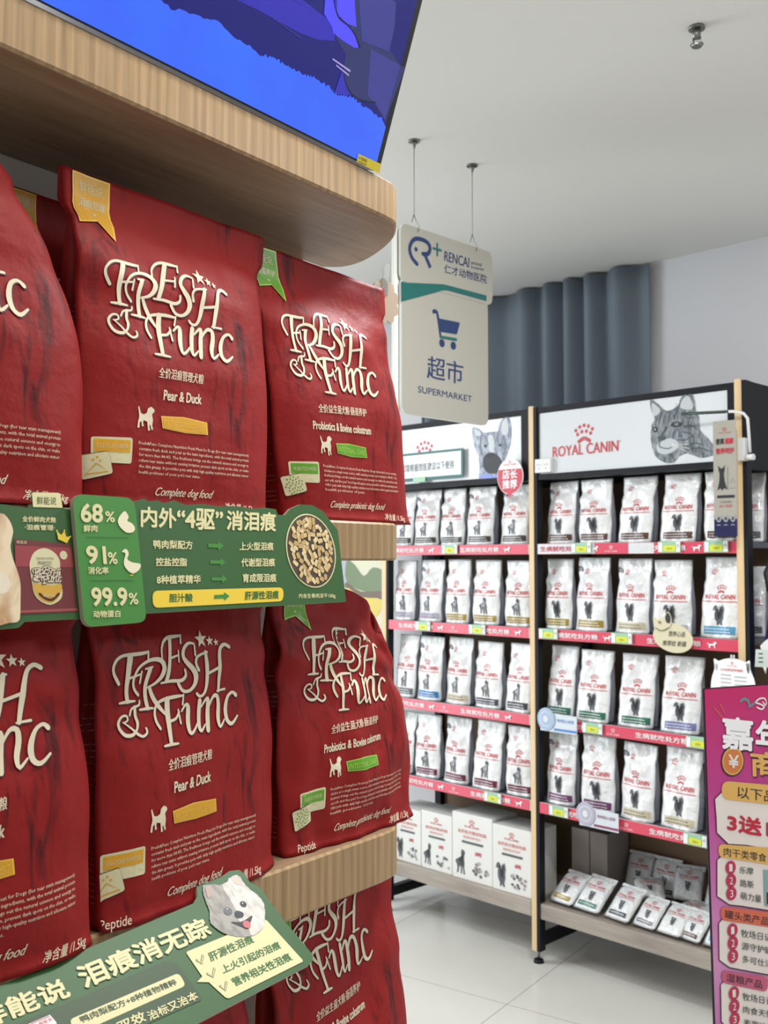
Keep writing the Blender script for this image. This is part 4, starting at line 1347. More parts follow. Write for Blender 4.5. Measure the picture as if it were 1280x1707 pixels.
def rack(name, X0, W, label, animal):
    t = thing(name, (X0, 3.14, 0), label, 'shelf rack', 'pet food racks along the back wall')
    D_ = 0.36
    BM().box((0.004, 0.356, 0.16), (W - 0.004, 0.36, 2.05), M_brownboard).build('back_panel', t)
    for z in STRIPZ:
        BM().box((0.004, 0.006, z - 0.022), (W - 0.004, 0.352, z - 0.002), M_darkshelf).box((0.002, 0.0, z - 0.040), (W - 0.002, 0.006, z - 0.0005), M_white).build('shelf_board', t)
    BM().box((0.002, 0.0, 0.165), (W - 0.002, 0.352, 0.222), M_greywood, 0.002).build('bottom_board', t)
    b = BM().box((0.0, 0.0, 1.806), (W, 0.352, 1.826), M_black).box((0, 0.0, 2.062), (W, 0.352, 2.082), M_black)
    b.box((0, 0, 1.826), (0.012, 0.35, 2.062), M_black).box((W - 0.035, 0, 1.826), (W, 0.35, 2.062), M_black).build('header_box', t)
    BM().box((0.010, 0.006, 1.828), (W - 0.033, 0.012, 2.060), M_panel).build('header_panel', t)
    # coloured strips along the shelf edges with slogan
    for n_, z in enumerate(STRIPZ):
        sb = BM().box((0.004, -0.002, z - 0.040), (W - 0.006, -0.0002, z - 0.0008), M_pink).build('shelf_strip', t)

        def SG():
            return G(lambda a, b_, l: (a, -0.002 - l, b_), 0.0008, 0.0006)
        x = 0.02 + (n_ % 2) * 0.05
        white_part = name_is_a(name, n_, 'A0', animal)
        if white_part:
            SG().rect(0.004, z - 0.039, 0.26, z - 0.002, M_panel, 0).build('white_strip', sb)
            SG().rect(0.40, z - 0.039, 0.5, z - 0.002, M_panel, 0).build('white_strip', sb)
        while x < W - 0.06:
            mm = M_pink2 if (white_part and x < 0.2) else M_wht
            x1 = min(x + 0.20, W - 0.03)
            if x1 - x > 0.15:
                SG().text('生病就吃处方粮', tq(x, z - 0.030, x1, z - 0.011), mm, 2, 0.02, res=1).build('slogan', sb)
            if x + 0.25 < W - 0.03:
                g = SG()
                icon_dog(g, x + 0.24, z - 0.021, 0.018, M_wht)
                g.build('dog_icon', sb)
            if x + 0.33 < W - 0.02:
                g = SG()
                crown(g, (x + 0.31, z - 0.016), 0.007, M_wht, 2)
                g.text('ROYAL CANIN', tq(x + 0.285, z - 0.033, x + 0.335, z - 0.028), M_wht, 2, res=1)
                g.build('brand_mark', sb)
            x += 0.40
    return t


def name_is_a(name, n_, key, animal):
    return animal == 'cat' and n_ == 0


RA = rack('display_rack', -2.34, 0.81, 'right pet food rack with a tabby cat picture on its header', 'cat')
RB = rack('display_rack', -3.14, 0.765, 'left pet food rack with a shepherd dog picture on its header', 'dog')


def post(parent, x, w_wood, w_blk, foot=True):
    b = BM().box((x, -0.006, 0.045), (x + w_wood, 0.0, 2.09), M_rackwood)
    b.box((x, 0.0, 0.045), (x + w_wood, 0.02, 2.088), M_rackwood)
    b.build('wooden_post', parent)
    bb = BM().box((x + w_wood, -0.004, 0.045), (x + w_wood + w_blk, 0.03, 2.085), M_black)
    bb.box((x + 0.004, 0.33, 0.045), (x + w_wood + w_blk, 0.36, 2.05), M_black)
    bb.box((x + 0.006, 0.03, 0.06), (x + w_wood + w_blk - 0.004, 0.33, 0.10), M_black)
    bb.box((x + 0.006, 0.03, 1.80), (x + w_wood + w_blk - 0.004, 0.33, 2.085), M_black)
    bb.build('steel_upright', parent)
    BM().tube([(x + w_wood * 0.8, 0.012, 0.0), (x + w_wood * 0.8, 0.012, 0.012)], [0.02, 0.017], M_black, 12).tube([(x + w_wood * 0.8, 0.012, 0.01), (x + w_wood * 0.8, 0.012, 0.05)], 0.006, M_steel, 8).build('levelling_foot', parent)


post(RA, -0.030, 0.022, 0.014)
post(RA, 0.802, 0.024, 0.014)
post(RB, -0.030, 0.026, 0.012)

# cat picture on the right header
g = G(lambda a, b_, l: (a, 0.006 - l, b_), 0.001, 0.0006)
crown(g, [(0.2145,1.9691)][0], 0.036, M_rcred, 1)
g.text('ROYAL CANIN', [(0.0743,1.8884),(0.3584,1.8907),(0.0747,1.9274)], M_rcred, 1, 0.018)
g.text('®', [(0.3614,1.9212),(0.3692,1.9217),(0.3615,1.9280)], M_rcred, 1)
g.build('brand_mark', RA)
g = G(lambda a, b_, l: (a, 0.006 - l, b_), 0.001, 0.0006)
cat = [(0.4884,2.0611),(0.5137,2.0460),(0.5439,2.0168),(0.5712,2.0166),(0.5966,2.0303),(0.6028,2.0487),(0.6167,2.0629),(0.6404,2.0677),(0.6546,2.0456),(0.6609,2.0018),(0.6710,1.9792),(0.6761,1.9359),(0.7042,1.9040),(0.7253,1.8731),(0.7203,1.8497),(0.6746,1.8440),(0.6284,1.8619),(0.5957,1.8535),(0.5775,1.8357),(0.5443,1.8369),(0.5110,1.8569),(0.4948,1.8913),(0.4891,1.9307),(0.4940,1.9691),(0.5037,1.9932),(0.4905,2.0307)]
g.poly(fluffy(cat, 0.0012, 4, 3), M_furcat, 1)
M_cl = mat('cat_light_print', '#c3c8cc', 0.2)
M_cd = mat('cat_dark_print', '#2e3236', 0.5)
M_cm = mat('cat_mid_print', '#565c62', 0.2)
g.poly(sub_smooth([(0.4951,2.0470),(0.5166,2.0335),(0.5286,2.0156),(0.5099,2.0009),(0.4989,2.0076)]), M_cl, 2)
g.poly(sub_smooth([(0.6135,2.0475),(0.6343,2.0560),(0.6485,2.0301),(0.6453,2.0088),(0.6042,2.0186)]), M_cl, 2)
for st in ([(0.5530,2.0103),(0.5436,1.9920),(0.5402,1.9703)], [(0.5711,2.0084),(0.5618,1.9929),(0.5597,1.9739)], [(0.5346,2.0067),(0.5252,1.9911),(0.5219,1.9720)], [(0.5920,2.0062),(0.5829,1.9963),(0.5797,1.9829)], [(0.5160,1.9920),(0.5096,1.9788),(0.5095,1.9677)],
           [(0.6150,1.9523),(0.6386,1.9555),(0.6589,1.9455)], [(0.6118,1.9363),(0.6382,1.9285),(0.6526,1.9138)], [(0.5936,1.9107),(0.6232,1.9082),(0.6439,1.9199)], [(0.6229,1.8866),(0.6523,1.8950),(0.6811,1.8873)], [(0.6185,1.9899),(0.6361,1.9800),(0.6537,1.9837)], [(0.6403,1.8745),(0.6751,1.8771),(0.7036,1.8642)]):
    g.stroke(st, M_cm, 3, w=0.0030)
g.poly(sub_smooth([(0.5674,1.9650),(0.5796,1.9731),(0.5975,1.9724),(0.6110,1.9624),(0.5972,1.9550),(0.5763,1.9559)]), M_cd, 3)
g.ell([(0.5896,1.9645)][0], 0.0065, 0.005, M_cl, 4, 12)
g.ell([(0.5896,1.9645)][0], 0.003, 0.0045, M_dark, 5, 10)
g.poly(sub_smooth([(0.4982,1.9576),(0.5063,1.9635),(0.5155,1.9572),(0.5141,1.9451),(0.5017,1.9462)]), M_cd, 3)
g.ell([(0.5074,1.9540)][0], 0.003, 0.004, M_cl, 4, 12)
g.poly(sub_smooth([(0.5271,1.9108),(0.5637,1.9187),(0.5935,1.9026),(0.5871,1.8786),(0.5508,1.8650),(0.5174,1.8730),(0.5115,1.8955)]), M_cl, 2)
g.poly(sub_smooth([(0.5182,1.9282),(0.5426,1.9288),(0.5486,1.9173),(0.5302,1.9117),(0.5198,1.9170)]), M_cm, 3)
g.stroke([(0.5271,1.9119),(0.5220,1.8974),(0.5329,1.8883),(0.5572,1.8837),(0.5693,1.8882)], M_cd, 4, w=0.0025)
g.stroke([(0.5522,1.9582),(0.5335,1.9323)], M_cd, 4, w=0.004)
for y in (375, 390, 405):
    g.stroke([[(0.5694,1.8964)][0], ([(0.6347,1.8911)][0][0], [(0.6347,1.8911)][0][1] - (y - 375) * 0.0009)], M_wht, 4, w=0.0012, smooth=False)
for i in range(30):
    rnd = random.Random(i)
    a = rnd.choice(cat)
    b_ = rnd.choice(cat)
    k_ = rnd.uniform(0.3, 0.7)
    x, y = a[0] * k_ + b_[0] * (1 - k_), a[1] * k_ + b_[1] * (1 - k_)
    g.stroke([(x, y), (x + rnd.uniform(-.004, .004), y - rnd.uniform(.004, .010))], rnd.choice([M_cl, M_cm]), 2, w=0.0014, smooth=False)
g.build('cat_picture', RA)
# dog picture on the left header
g = G(lambda a, b_, l: (a, 0.006 - l, b_), 0.001, 0.0006)
crown(g, [(0.2161,1.9692)][0], 0.040, M_rcred, 1)
g.text('ROYAL CANIN', [(0.0629,1.8814),(0.3590,1.8950),(0.0629,1.9174)], M_rcred, 1, 0.018)
g.build('brand_mark', RB)
g = G(lambda a, b_, l: (a, 0.006 - l, b_), 0.001, 0.0006)
dog = [(0.4801,2.0369),(0.5134,2.0288),(0.5387,2.0113),(0.5733,2.0107),(0.6118,2.0111),(0.6156,2.0301),(0.6323,2.0527),(0.6568,2.0671),(0.6706,2.0537),(0.6787,2.0050),(0.6723,1.9529),(0.6557,1.9159),(0.6403,1.8786),(0.6248,1.8411),(0.6185,1.8261),(0.5218,1.8287),(0.5170,1.8673),(0.5128,1.9167),(0.4957,1.9475),(0.4831,1.9880)]
g.poly(fluffy(dog, 0.0012, 4, 8), M_furdog, 1)
g.poly(sub_smooth([(0.5413,1.9146),(0.5697,1.9296),(0.6038,1.9198),(0.6312,1.8888),(0.6218,1.8557),(0.5909,1.8432),(0.5535,1.8527),(0.5361,1.8807)]), M_cd, 3)
g.poly(sub_smooth([(0.5571,1.9256),(0.5790,1.9264),(0.5914,1.9158),(0.5726,1.9075),(0.5570,1.9135)]), M_dark, 4)
g.poly(sub_smooth([(0.6353,2.0427),(0.6567,2.0575),(0.6656,2.0206),(0.6593,1.9924),(0.6320,1.9996)]), M_cl, 2)
g.poly(sub_smooth([(0.4897,2.0271),(0.5102,2.0227),(0.5292,2.0063),(0.5037,2.0011)]), M_cl, 2)
g.poly(sub_smooth([(0.5638,1.9959),(0.5857,1.9964),(0.5947,1.9592),(0.5883,1.9282),(0.5728,1.9308),(0.5636,1.9617)]), M_cl, 2)
g.stroke([(0.5259,1.9893),(0.5226,1.9552),(0.5319,1.9202)], M_cm, 2, w=0.006)
g.stroke([(0.6410,1.9844),(0.6499,1.9451),(0.6405,1.9170)], M_cm, 2, w=0.006)
g.stroke([(0.5418,1.9978),(0.5575,1.9818),(0.5636,1.9617)], M_cm, 2, w=0.004)
g.stroke([(0.6135,1.9916),(0.6011,1.9781),(0.5966,1.9591)], M_cm, 2, w=0.004)
g.ell([(0.5491,1.9570)][0], 0.0065, 0.005, M_dark, 4, 12)
g.ell([(0.6225,1.9546)][0], 0.006, 0.005, M_dark, 4, 12)
g.poly(sub_smooth([(0.5187,1.8377),(0.5409,1.8486),(0.5909,1.8359),(0.6217,1.8413),(0.6185,1.8232),(0.5206,1.8278)]), mat('collar_blue_print', '#7f92d8', 0.3), 2)
g.build('dog_picture', RB)

# ------------------------------------------------------------------ small pet food bags
CATS = [(-.9, .35), (-.75, .75), (-.45, .9), (-.2, .75), (-.25, .45), (-.1, .2), (.05, .35), (.15, .85), (.3, .7), (.5, .95), (.62, .7), (.7, .4), (.6, .1), (.65, -.3), (.45, -.7), (.6, -1), (.3, -1), (.1, -.75), (0, -1), (-.25, -1), (-.2, -.75), (-.5, -.4), (-.6, 0), (-.5, .35), (-.65, .45)]
DOGS = [(.1, 1), (.4, .95), (.62, .75), (.5, .6), (.42, .3), (.5, 0), (.45, -.5), (.6, -.95), (.4, -1), (.25, -.4), (.15, -.4), (.12, -.95), (-.08, -.95), (-.05, -.35), (-.35, -.45), (-.45, -.9), (-.7, -.95), (-.6, -.5), (-.75, -.2), (-.95, -.05), (-.8, .1), (-.55, .2), (-.2, .3), (.05, .5), (-.02, .75)]
BANDS = {'brown': '#5a4038', 'gold': '#a08a3c', 'beige': '#c9c0a4', 'pale blue': '#5b9ec2', 'green': '#2f6e58', 'violet blue': '#7d80ae', 'purple': '#6e3a66', 'grey': '#6a6e72', 'lilac': '#b9b4c4', 'blue': '#2f78b4', 'dark grey': '#3c3f44', 'wine': '#6a2540', 'brown grey': '#4c4442'}
SP = [Pouch(W=0.140, H=0.262, T=0.062, seed=1.3 + 2.1 * i, crump=1.5, top=1.0, sm=0.0020, lean=(-0.006, 0.004, 0.010)[i], seal=0.86) for i in range(3)]
CACHE = {}


def small_parts(v, animal, band):
    P = SP[v]
    if ('p', v) not in CACHE:
        CACHE[('p', v)] = P.mesh(M_rc, M_greyside, 22, 30, 4, 8)
    if ('f', v, animal) not in CACHE:
        g = G(P.front, 0.0016, 0.0008, sub=0.02)
        crown(g, (0.0, 0.160), 0.0145, M_rcred, 1)
        g.text('ROYAL CANIN', tq(-0.053, 0.126, 0.053, 0.141), M_rcred, 1, 0.02, res=1)
        g.stroke([(-0.060, 0.118), (0.060, 0.118)], M_rcred, 1, w=0.0022, smooth=False)
        o = g.build('brand_mark', None)
        CACHE[('l', v)] = o.data
        bpy.data.objects.remove(o)
        g = G(P.front, 0.0016, 0.0008, sub=0.02)
        crown(g, (-0.030, 0.215), 0.010, M_rcred, 1)
        o = g.build('seal_mark', None)
        CACHE[('s', v)] = o.data
        bpy.data.objects.remove(o)
        g = G(P.front, 0.0016, 0.0008, sub=0.02)
        sh = CATS if animal == 'cat' else DOGS
        g.poly([(x * 0.025, 0.076 + y * 0.034) for x, y in sh], M_grey, 1)
        g.poly([(x * 0.013 + 0.002, 0.079 + y * 0.018) for x, y in sh], M_dark if animal == 'cat' else M_lgrey, 2)
        o = g.build('animal_picture', None)
        CACHE[('f', v, animal)] = o.data
        bpy.data.objects.remove(o)
    if ('b', v, band) not in CACHE:
        g = G(P.front, 0.0016, 0.0008, sub=0.02)
        bm_ = mat('band_' + band.replace(' ', '_'), BANDS[band], 0.3)
        g.rect(-0.052, 0.013, 0.062, 0.038, bm_, 1)
        lt = M_wht if band not in ('beige', 'lilac') else M_grey
        rnd_ = random.Random(5)
        for row in range(2):
            x = -0.046
            while x < 0.045:
                L = rnd_.uniform(0.004, 0.010)
                g.rect(x, 0.028 - row * 0.010, x + L, 0.0305 - row * 0.010, lt, 2)
                x += L + 0.002
        o = g.build('colour_band', None)
        CACHE[('b', v, band)] = o.data
        bpy.data.objects.remove(o)
    return CACHE[('p', v)], CACHE[('f', v, animal)], CACHE[('b', v, band)], CACHE[('l', v)]


def small_bag(loc, v, animal, band, label, group, rz=0, sx=1, sz=1, tilt=0):
    a, b, c, d = small_parts(v, animal, band)
    t = thing('pet_food_bag', loc, label, 'pet food bag', group, rz=rz, tx=tilt)
    t.scale = (sx, 1, sz)
    link('pouch', a, t)
    link('brand_mark', d, t)
    link('animal_picture', b, t)
    link('colour_band', c, t)
    link('seal_mark', CACHE[('s', v)], t)
    return t


ORD = ['leftmost', 'second', 'third', 'fourth', 'fifth']
ROWN = ['top', 'second', 'third', 'fourth']
A_ROWS = [
 [(-2.327, -2.19, 'brown'), (-2.172, -2.030, 'brown'), (-2.010, -1.868, 'brown'), (-1.838, -1.700, 'brown'), (-1.672, -1.545, 'brown')],
 [(-2.330, -2.208, 'gold'), (-2.196, -2.050, 'gold'), (-2.025, -1.880, 'beige'), (-1.868, -1.715, 'lilac'), (-1.695, -1.55, 'pale blue')],
 [(-2.330, -2.202, 'green'), (-2.188, -2.045, 'green'), (-2.012, -1.872, 'green'), (-1.842, -1.698, 'violet blue')],
 [(-2.330, -2.200, 'purple'), (-2.172, -2.030, 'purple'), (-2.012, -1.868, 'beige'), (-1.848, -1.703, 'beige'), (-1.68, -1.54, 'grey')]]
B_ROWS = [
 [(-3.128, -3.018, 'brown grey'), (-3.010, -2.870, 'brown grey'), (-2.866, -2.730, 'brown grey'), (-2.715, -2.575, 'brown grey'), (-2.550, -2.405, 'brown grey')],
 [(-3.128, -3.012, 'lilac'), (-3.000, -2.855, 'lilac'), (-2.838, -2.705, 'gold'), (-2.695, -2.550, 'gold'), (-2.525, -2.390, 'gold')],
 [(-3.128, -3.012, 'grey'), (-3.000, -2.860, 'blue'), (-2.840, -2.700, 'beige'), (-2.685, -2.535, 'dark grey'), (-2.520, -2.390, 'dark grey')],
 [(-3.130, -3.022, 'wine'), (-3.003, -2.870, 'wine'), (-2.850, -2.712, 'wine'), (-2.692, -2.546, 'wine'), (-2.522, -2.390, 'wine')]]
rnd = random.Random(77)
for rows, an, rk in ((A_ROWS, 'cat', 'right'), (B_ROWS, 'dog', 'left')):
    for r_, row in enumerate(rows):
        for i, (x0, x1, band) in enumerate(row):
            wd = (x1 - x0) / 0.140
            sz = (0.235 if r_ == 0 else rnd.uniform(0.255, 0.268)) / 0.262
            if r_ == 2 and rk == 'right':
                sz *= 0.99
            small_bag(((x0 + x1) / 2, 3.155 + rnd.uniform(0, 0.012), STRIPZ[r_]), rnd.randrange(3), an, band,
                      'white %s food bag, %s band, %s from left on %s shelf, %s rack' % (an, band, ORD[i], ROWN[r_], rk),
                      '%s food bags on the %s rack' % (an, rk), rnd.uniform(-5, 4), min(wd, 1.04), sz)
# a second file behind, seen through the gaps and the open side
for (x, z, nm) in ((-1.60, STRIPZ[0], 'top'), (-1.60, STRIPZ[1], 'second')):
    small_bag((x, 3.30, z), 1, 'cat', 'grey', 'pale bag at the back of the right rack %s shelf, seen through its side' % nm, 'cat food bags on the right rack', 8, 1, 0.9)

# cartons on the bottom board of the left rack
M_cart = mat('carton_white', '#e3e2de', 0.4)
M_cartg = mat('carton_grey_brown', '#8f8681', 0.6)


def carton(x0, x1, y0, h, animal, label, group, d=0.16, plain=False, z=0.2225):
    t = thing('food_carton', ((x0 + x1) / 2, y0, z), label, 'box', group)
    w = (x1 - x0)
    BM().box((-w / 2, 0, 0), (w / 2, d, h), M_cartg if plain else M_cart, 0.002).build('carton', t)
    if plain:
        return t
    g = G(flat, 0.0008, 0.0006)
    crown(g, (0, h * 0.88), w * 0.06, M_rcred, 1)
    g.text('ROYAL CANIN', tq(-w * .18, h * .80, w * .18, h * .825), M_rcred, 1, 0.02, res=1)
    g.build('brand_mark', t)
    g = G(flat, 0.0008, 0.0006)
    g.text('全价处方粮试吃装', tq(-w * .36, h * .70, w * .36, h * .755), mat('carton_pink', '#d98a86', 0.4), 1, 0.02, res=1)
    g.text('健康营养呵护', tq(-w * .22, h * .63, w * .22, h * .67), mat('carton_pink', '#d98a86', 0.4), 1, 0.01, res=1)
    g.rect(-w * .25, h * .555, w * .28, h * .59, M_grey, 1)
    sh = CATS if animal == 'cat' else DOGS
    g.build('product_text', t)
    g = G(flat, 0.0008, 0.0006)
    g.poly([(-w * .27 + x * w * .16, h * .26 + y * h * .19) for x, y in sh], M_grey, 1)
    g.poly([(-w * .26 + x * w * .08, h * .30 + y * h * .10) for x, y in sh], M_dark, 2)
    g.build('animal_picture', t)
    g = G(flat, 0.0008, 0.0006)
    rr = random.Random(int(x0 * 1000))
    for i in range(16):
        g.ell((w * .20 + rr.uniform(-.2, .2) * w, h * .2 + rr.uniform(-.1, .1) * h), w * .035, w * .03, rr.choice([M_grey, M_lgrey, M_cartg]), 1 + i % 3, 8)
    g.text('试吃', tq(w * .08, h * .40, w * .24, h * .46), M_rcred, 2, 0.03, res=1)
    g.build('kibble_picture', t)
    return t


carton(-3.125, -2.968, 3.165, 0.225, 'cat', 'small white carton at the far left of the left rack bottom shelf', 'white cartons on the left rack')
carton(-2.962, -2.792, 3.162, 0.235, 'dog', 'smaller white carton with grey dog, second from left on the bottom board', 'white cartons on the left rack')
carton(-2.786, -2.578, 3.158, 0.262, 'dog', 'large white carton with spotted puppy on the left rack bottom board', 'white cartons on the left rack')
carton(-2.574, -2.385, 3.155, 0.250, 'cat', 'large white carton with sitting cat beside the wooden post', 'white cartons on the left rack')
carton(-2.325, -2.245, 3.33, 0.25, 'cat', 'grey brown carton at the back left of the right rack bottom board', 'plain cartons on the right rack', 0.15, True)
carton(-2.241, -2.165, 3.33, 0.25, 'cat', 'grey brown carton beside its twin, nearer the sachet pile', 'plain cartons on the right rack', 0.15, True)

# ------------------------------------------------------------------ sachets on the bottom board of the right rack
M_foilw = mat('sachet_foil', '#dfe2e2', 0.14, coat=0.4, bump=(60, 0.8))


def sachet_mesh(seed, w=0.105, h=0.135, th=0.022):
    NX_, NY_ = 10, 12
    vs, fs = [], []
    for s_ in (0, 1):
        for j in range(NY_ + 1):
            for i in range(NX_ + 1):
                u, v = i / NX_ * 2 - 1, j / NY_
                prof = max(0, (1 - u ** 4)) ** 0.6 * max(0, math.sin(math.pi * min(1, max(0, (v - 0.03) / 0.84)))) ** 0.6
                n_ = noise.noise(Vector((u * 2.5 + seed, v * 3.5, seed * 2))) * 0.0035
                d_ = th / 2 * prof
                y = (-d_ if s_ == 0 else d_) + n_ * (0.4 + prof)
                vs.append((u * w / 2, y - (0.0004 if s_ == 0 else 0), v * h))
    n1 = (NX_ + 1) * (NY_ + 1)
    for j in range(NY_):
        for i in range(NX_):
            a = j * (NX_ + 1) + i
            fs.append((a, a + 1, a + NX_ + 2, a + NX_ + 1))
            fs.append((n1 + a, n1 + a + NX_ + 1, n1 + a + NX_ + 2, n1 + a + 1))
    me = bpy.data.meshes.new('sachet')
    me.from_pydata(vs, [], fs)
    me.materials.append(M_foilw)
    me.polygons.foreach_set('use_smooth', [True] * len(fs))
    me.update()
    bm = bmesh.new()
    bm.from_mesh(me)
    bmesh.ops.remove_doubles(bm, verts=bm.verts, dist=0.0006)
    bm.to_mesh(me)
    bm.free()
    return me


SM = [sachet_mesh(1.1), sachet_mesh(4.7), sachet_mesh(8.2)]


def sachet_print(band, animal, seed):
    th, h, w = 0.022, 0.135, 0.105

    def f(a, b, l):
        u, v = a / (w / 2), b / h
        u = max(-1, min(1, u))
        prof = max(0, (1 - u ** 4)) ** 0.6 * max(0, math.sin(math.pi * min(1, max(0, (v - 0.03) / 0.84)))) ** 0.6
        n_ = noise.noise(Vector((u * 2.5 + seed, v * 3.5, seed * 2))) * 0.0035
        return (a, -th / 2 * prof + n_ * (0.4 + prof) - 0.0006 - l, b)
    g = G(f, 0.0016, 0.0006, sub=0.015)
    crown(g, (0, 0.104), 0.009, M_rcred, 1)
    g.text('ROYAL CANIN', tq(-0.033, 0.083, 0.033, 0.091), M_rcred, 1, 0.02, res=1)
    g.stroke([(-0.038, 0.078), (0.038, 0.078)], M_rcred, 1, w=0.0015, smooth=False)
    g.poly([(x * 0.013, 0.052 + y * 0.018) for x, y in (CATS if animal == 'cat' else DOGS)], M_grey, 1)
    if band:
        g.rect(-0.036, 0.012, 0.036, 0.027, mat('band_' + band.replace(' ', '_'), BANDS[band], 0.3), 1)
        g.rect(-0.030, 0.019, 0.030, 0.0205, M_wht, 2)
    o = g.build('front_print', None)
    me = o.data
    bpy.data.objects.remove(o)
    return me


SPR = {}


def sachet(x, y, z, tilt, rz, v, band, animal, label, sc=1.0):
    k_ = (band, animal, v)
    if k_ not in SPR:
        SPR[k_] = sachet_print(band, animal, (1.1, 4.7, 8.2)[v])
    t = thing('food_sachet', (x, y, z), label, 'sachet', 'foil sachets heaped on the bottom board', rz=rz, tx=tilt)
    t.scale = (sc, sc, sc)
    link('sachet', SM[v], t)
    link('front_print', SPR[k_], t)


ZB = 0.236
for a in (
    (-2.265, 3.165, ZB, -52, -8, 0, 'gold', 'cat', 'shiny foil sachet at the left end of the front row', 1.08),
    (-2.150, 3.160, ZB, -50, -6, 1, 'green', 'cat', 'teal printed foil sachet, second from left in the front row', 1.12),
    (-2.022, 3.158, ZB, -48, -10, 2, 'dark grey', 'cat', 'white sachet with dark grey band in the front row', 1.05),
    (-1.915, 3.160, ZB, -48, -8, 0, 'grey', 'cat', 'narrow sachet with grey band, fourth from left in front', 0.92),
    (-1.818, 3.158, ZB, -50, -6, 1, None, 'cat', 'plain white sachet without band in the front row', 0.92),
    (-1.745, 3.160, ZB, -46, -12, 2, 'brown', 'cat', 'sachet with brown band squeezed right of the plain one', 0.86),
    (-1.635, 3.160, ZB, -46, -4, 0, 'pale blue', 'cat', 'sachet with pale blue band nearest the pink poster', 1.15),
    (-2.095, 3.42, 0.262, -22, 4, 1, None, 'cat', 'sachet standing upright against the back board, beside the cartons', 1.05),
    (-1.985, 3.42, 0.262, -20, 2, 2, 'dark grey', 'cat', 'sachet standing upright at the back, right of another', 1.05),
    (-2.180, 3.255, 0.262, -76, 20, 2, None, 'cat', 'sachet lying flat behind the two leftmost sachets', 1.0),
    (-2.060, 3.265, 0.270, -74, -30, 0, 'grey', 'cat', 'sachet lying askew in the middle left of the heap', 1.0),
    (-1.950, 3.275, 0.298, -74, 35, 1, None, 'cat', 'sachet turned sideways on top of the middle heap', 1.0),
    (-1.848, 3.262, 0.262, -76, -20, 2, 'green', 'cat', 'sachet lying behind the plain white front sachet', 1.0),
    (-1.870, 3.378, 0.285, -40, 15, 0, None, 'cat', 'sachet leaning on the heap near the back board', 1.0),
    (-1.742, 3.280, 0.270, -70, -12, 1, 'violet blue', 'cat', 'sachet with violet blue band lying in the right heap', 1.0),
    (-1.745, 3.378, 0.285, -40, 10, 2, 'grey', 'cat', 'sachet leaning back at the rear of the right heap', 1.0),
    (-1.630, 3.290, 0.280, -62, 6, 1, 'brown', 'cat', 'sachet lying behind the pale blue one beside the poster', 1.0),
    (-1.622, 3.378, 0.285, -40, -6, 0, None, 'cat', 'rearmost right sachet, leaning against the back board', 1.0)):
    sachet(*a)

# ------------------------------------------------------------------ price tags
for (rk, x, n_, lab) in (
    (-3.14, 0.325, 0, 'yellow and green price tag on the top strip of the left rack'),
    (-3.14, 0.175, 1, 'left yellow price tag on the second strip of the left rack'),
    (-3.14, 0.470, 1, 'right yellow price tag on the second strip of the left rack'),
    (-3.14, 0.545, 3, 'yellow price tag on the fourth strip of the left rack'),
    (-2.34, 0.165, 0, 'leftmost price tag on the top strip of the right rack'),
    (-2.34, 0.520, 0, 'middle price tag on the top strip of the right rack'),
    (-2.34, 0.690, 0, 'rightmost price tag on the top strip of the right rack'),
    (-2.34, 0.015, 1, 'left yellow price tag on the second strip of the right rack'),
    (-2.34, 0.330, 1, 'yellow price tag left of the cat shaped shelf card'),
    (-2.34, 0.205, 2, 'yellow price tag right of the blue medal card'),
    (-2.34, 0.615, 2, 'yellow price tag on the third strip next to the pink poster'),
    (-2.34, 0.055, 3, 'yellow price tag left of the purple medal card'),
    (-2.34, 0.600, 3, 'yellow price tag on the lowest strip next to the pink poster')):
    z = STRIPZ[n_]
    t = thing('price_tag', (rk + x, 3.14 - 0.0095, z - 0.040), lab, 'price tag', 'price tags on the shelf strips')
    BM().box((0, 0, 0.003), (0.085, 0.0012, 0.041), M_taggrn).build('tag_holder', t)
    g = G(flat, 0.0006, 0.0005)
    g.rect(0.020, 0.008, 0.066, 0.028, M_tagy, 1, 0.006)
    g.text('158.0', tq(0.034, 0.013, 0.054, 0.021), M_grey, 2, res=1)
    g.rect(0.002, 0.006, 0.017, 0.037, M_wht, 1)
    g.rect(0.069, 0.006, 0.083, 0.040, M_wht, 1)
    g.text('个', tq(0.071, 0.010, 0.081, 0.034), M_grey, 2, res=1)
    g.build('price_print', t)

# ------------------------------------------------------------------ shelf talkers, cards and gadgets on the racks
t = thing('shelf_talker', (-2.448, 3.118, 1.735), 'round red sign reading 店长推荐 on the left rack', 'sign')
g = BM().prism([(0.063 * math.cos(a * math.pi / 20), 0.090 + 0.070 * math.sin(a * math.pi / 20)) for a in range(40)], 0.0, 0.003, M_wht, axis='y')
g.build('disc', t)
g = G(flat, 0.0008, 0.0006)
red = [(0.060 * math.cos(R(a)), 0.090 + 0.067 * math.sin(R(a))) for a in range(-205, 30, 5)]
g.poly(red, M_pink2, 1)
g.poly([(-0.012, 0.026), (0.012, 0.026), (0, 0.005)], M_pink2, 1)
g.text('店长', tq(-0.035, 0.082, 0.035, 0.115), M_wht, 2, 0.03)
g.text('推荐', tq(-0.035, 0.044, 0.035, 0.077), M_wht, 2, 0.03)
g.text('ROYAL CANIN', tq(-0.030, 0.133, 0.030, 0.140), M_rcred, 2, 0.01)
crown(g, (0, 0.148), 0.006, M_rcred, 2)
g.build('disc_print', t)
BM().tube([(0, 0.004, 0.03), (0, 0.012, 0.0)], 0.0015, M_white, 6).build('stem', t)

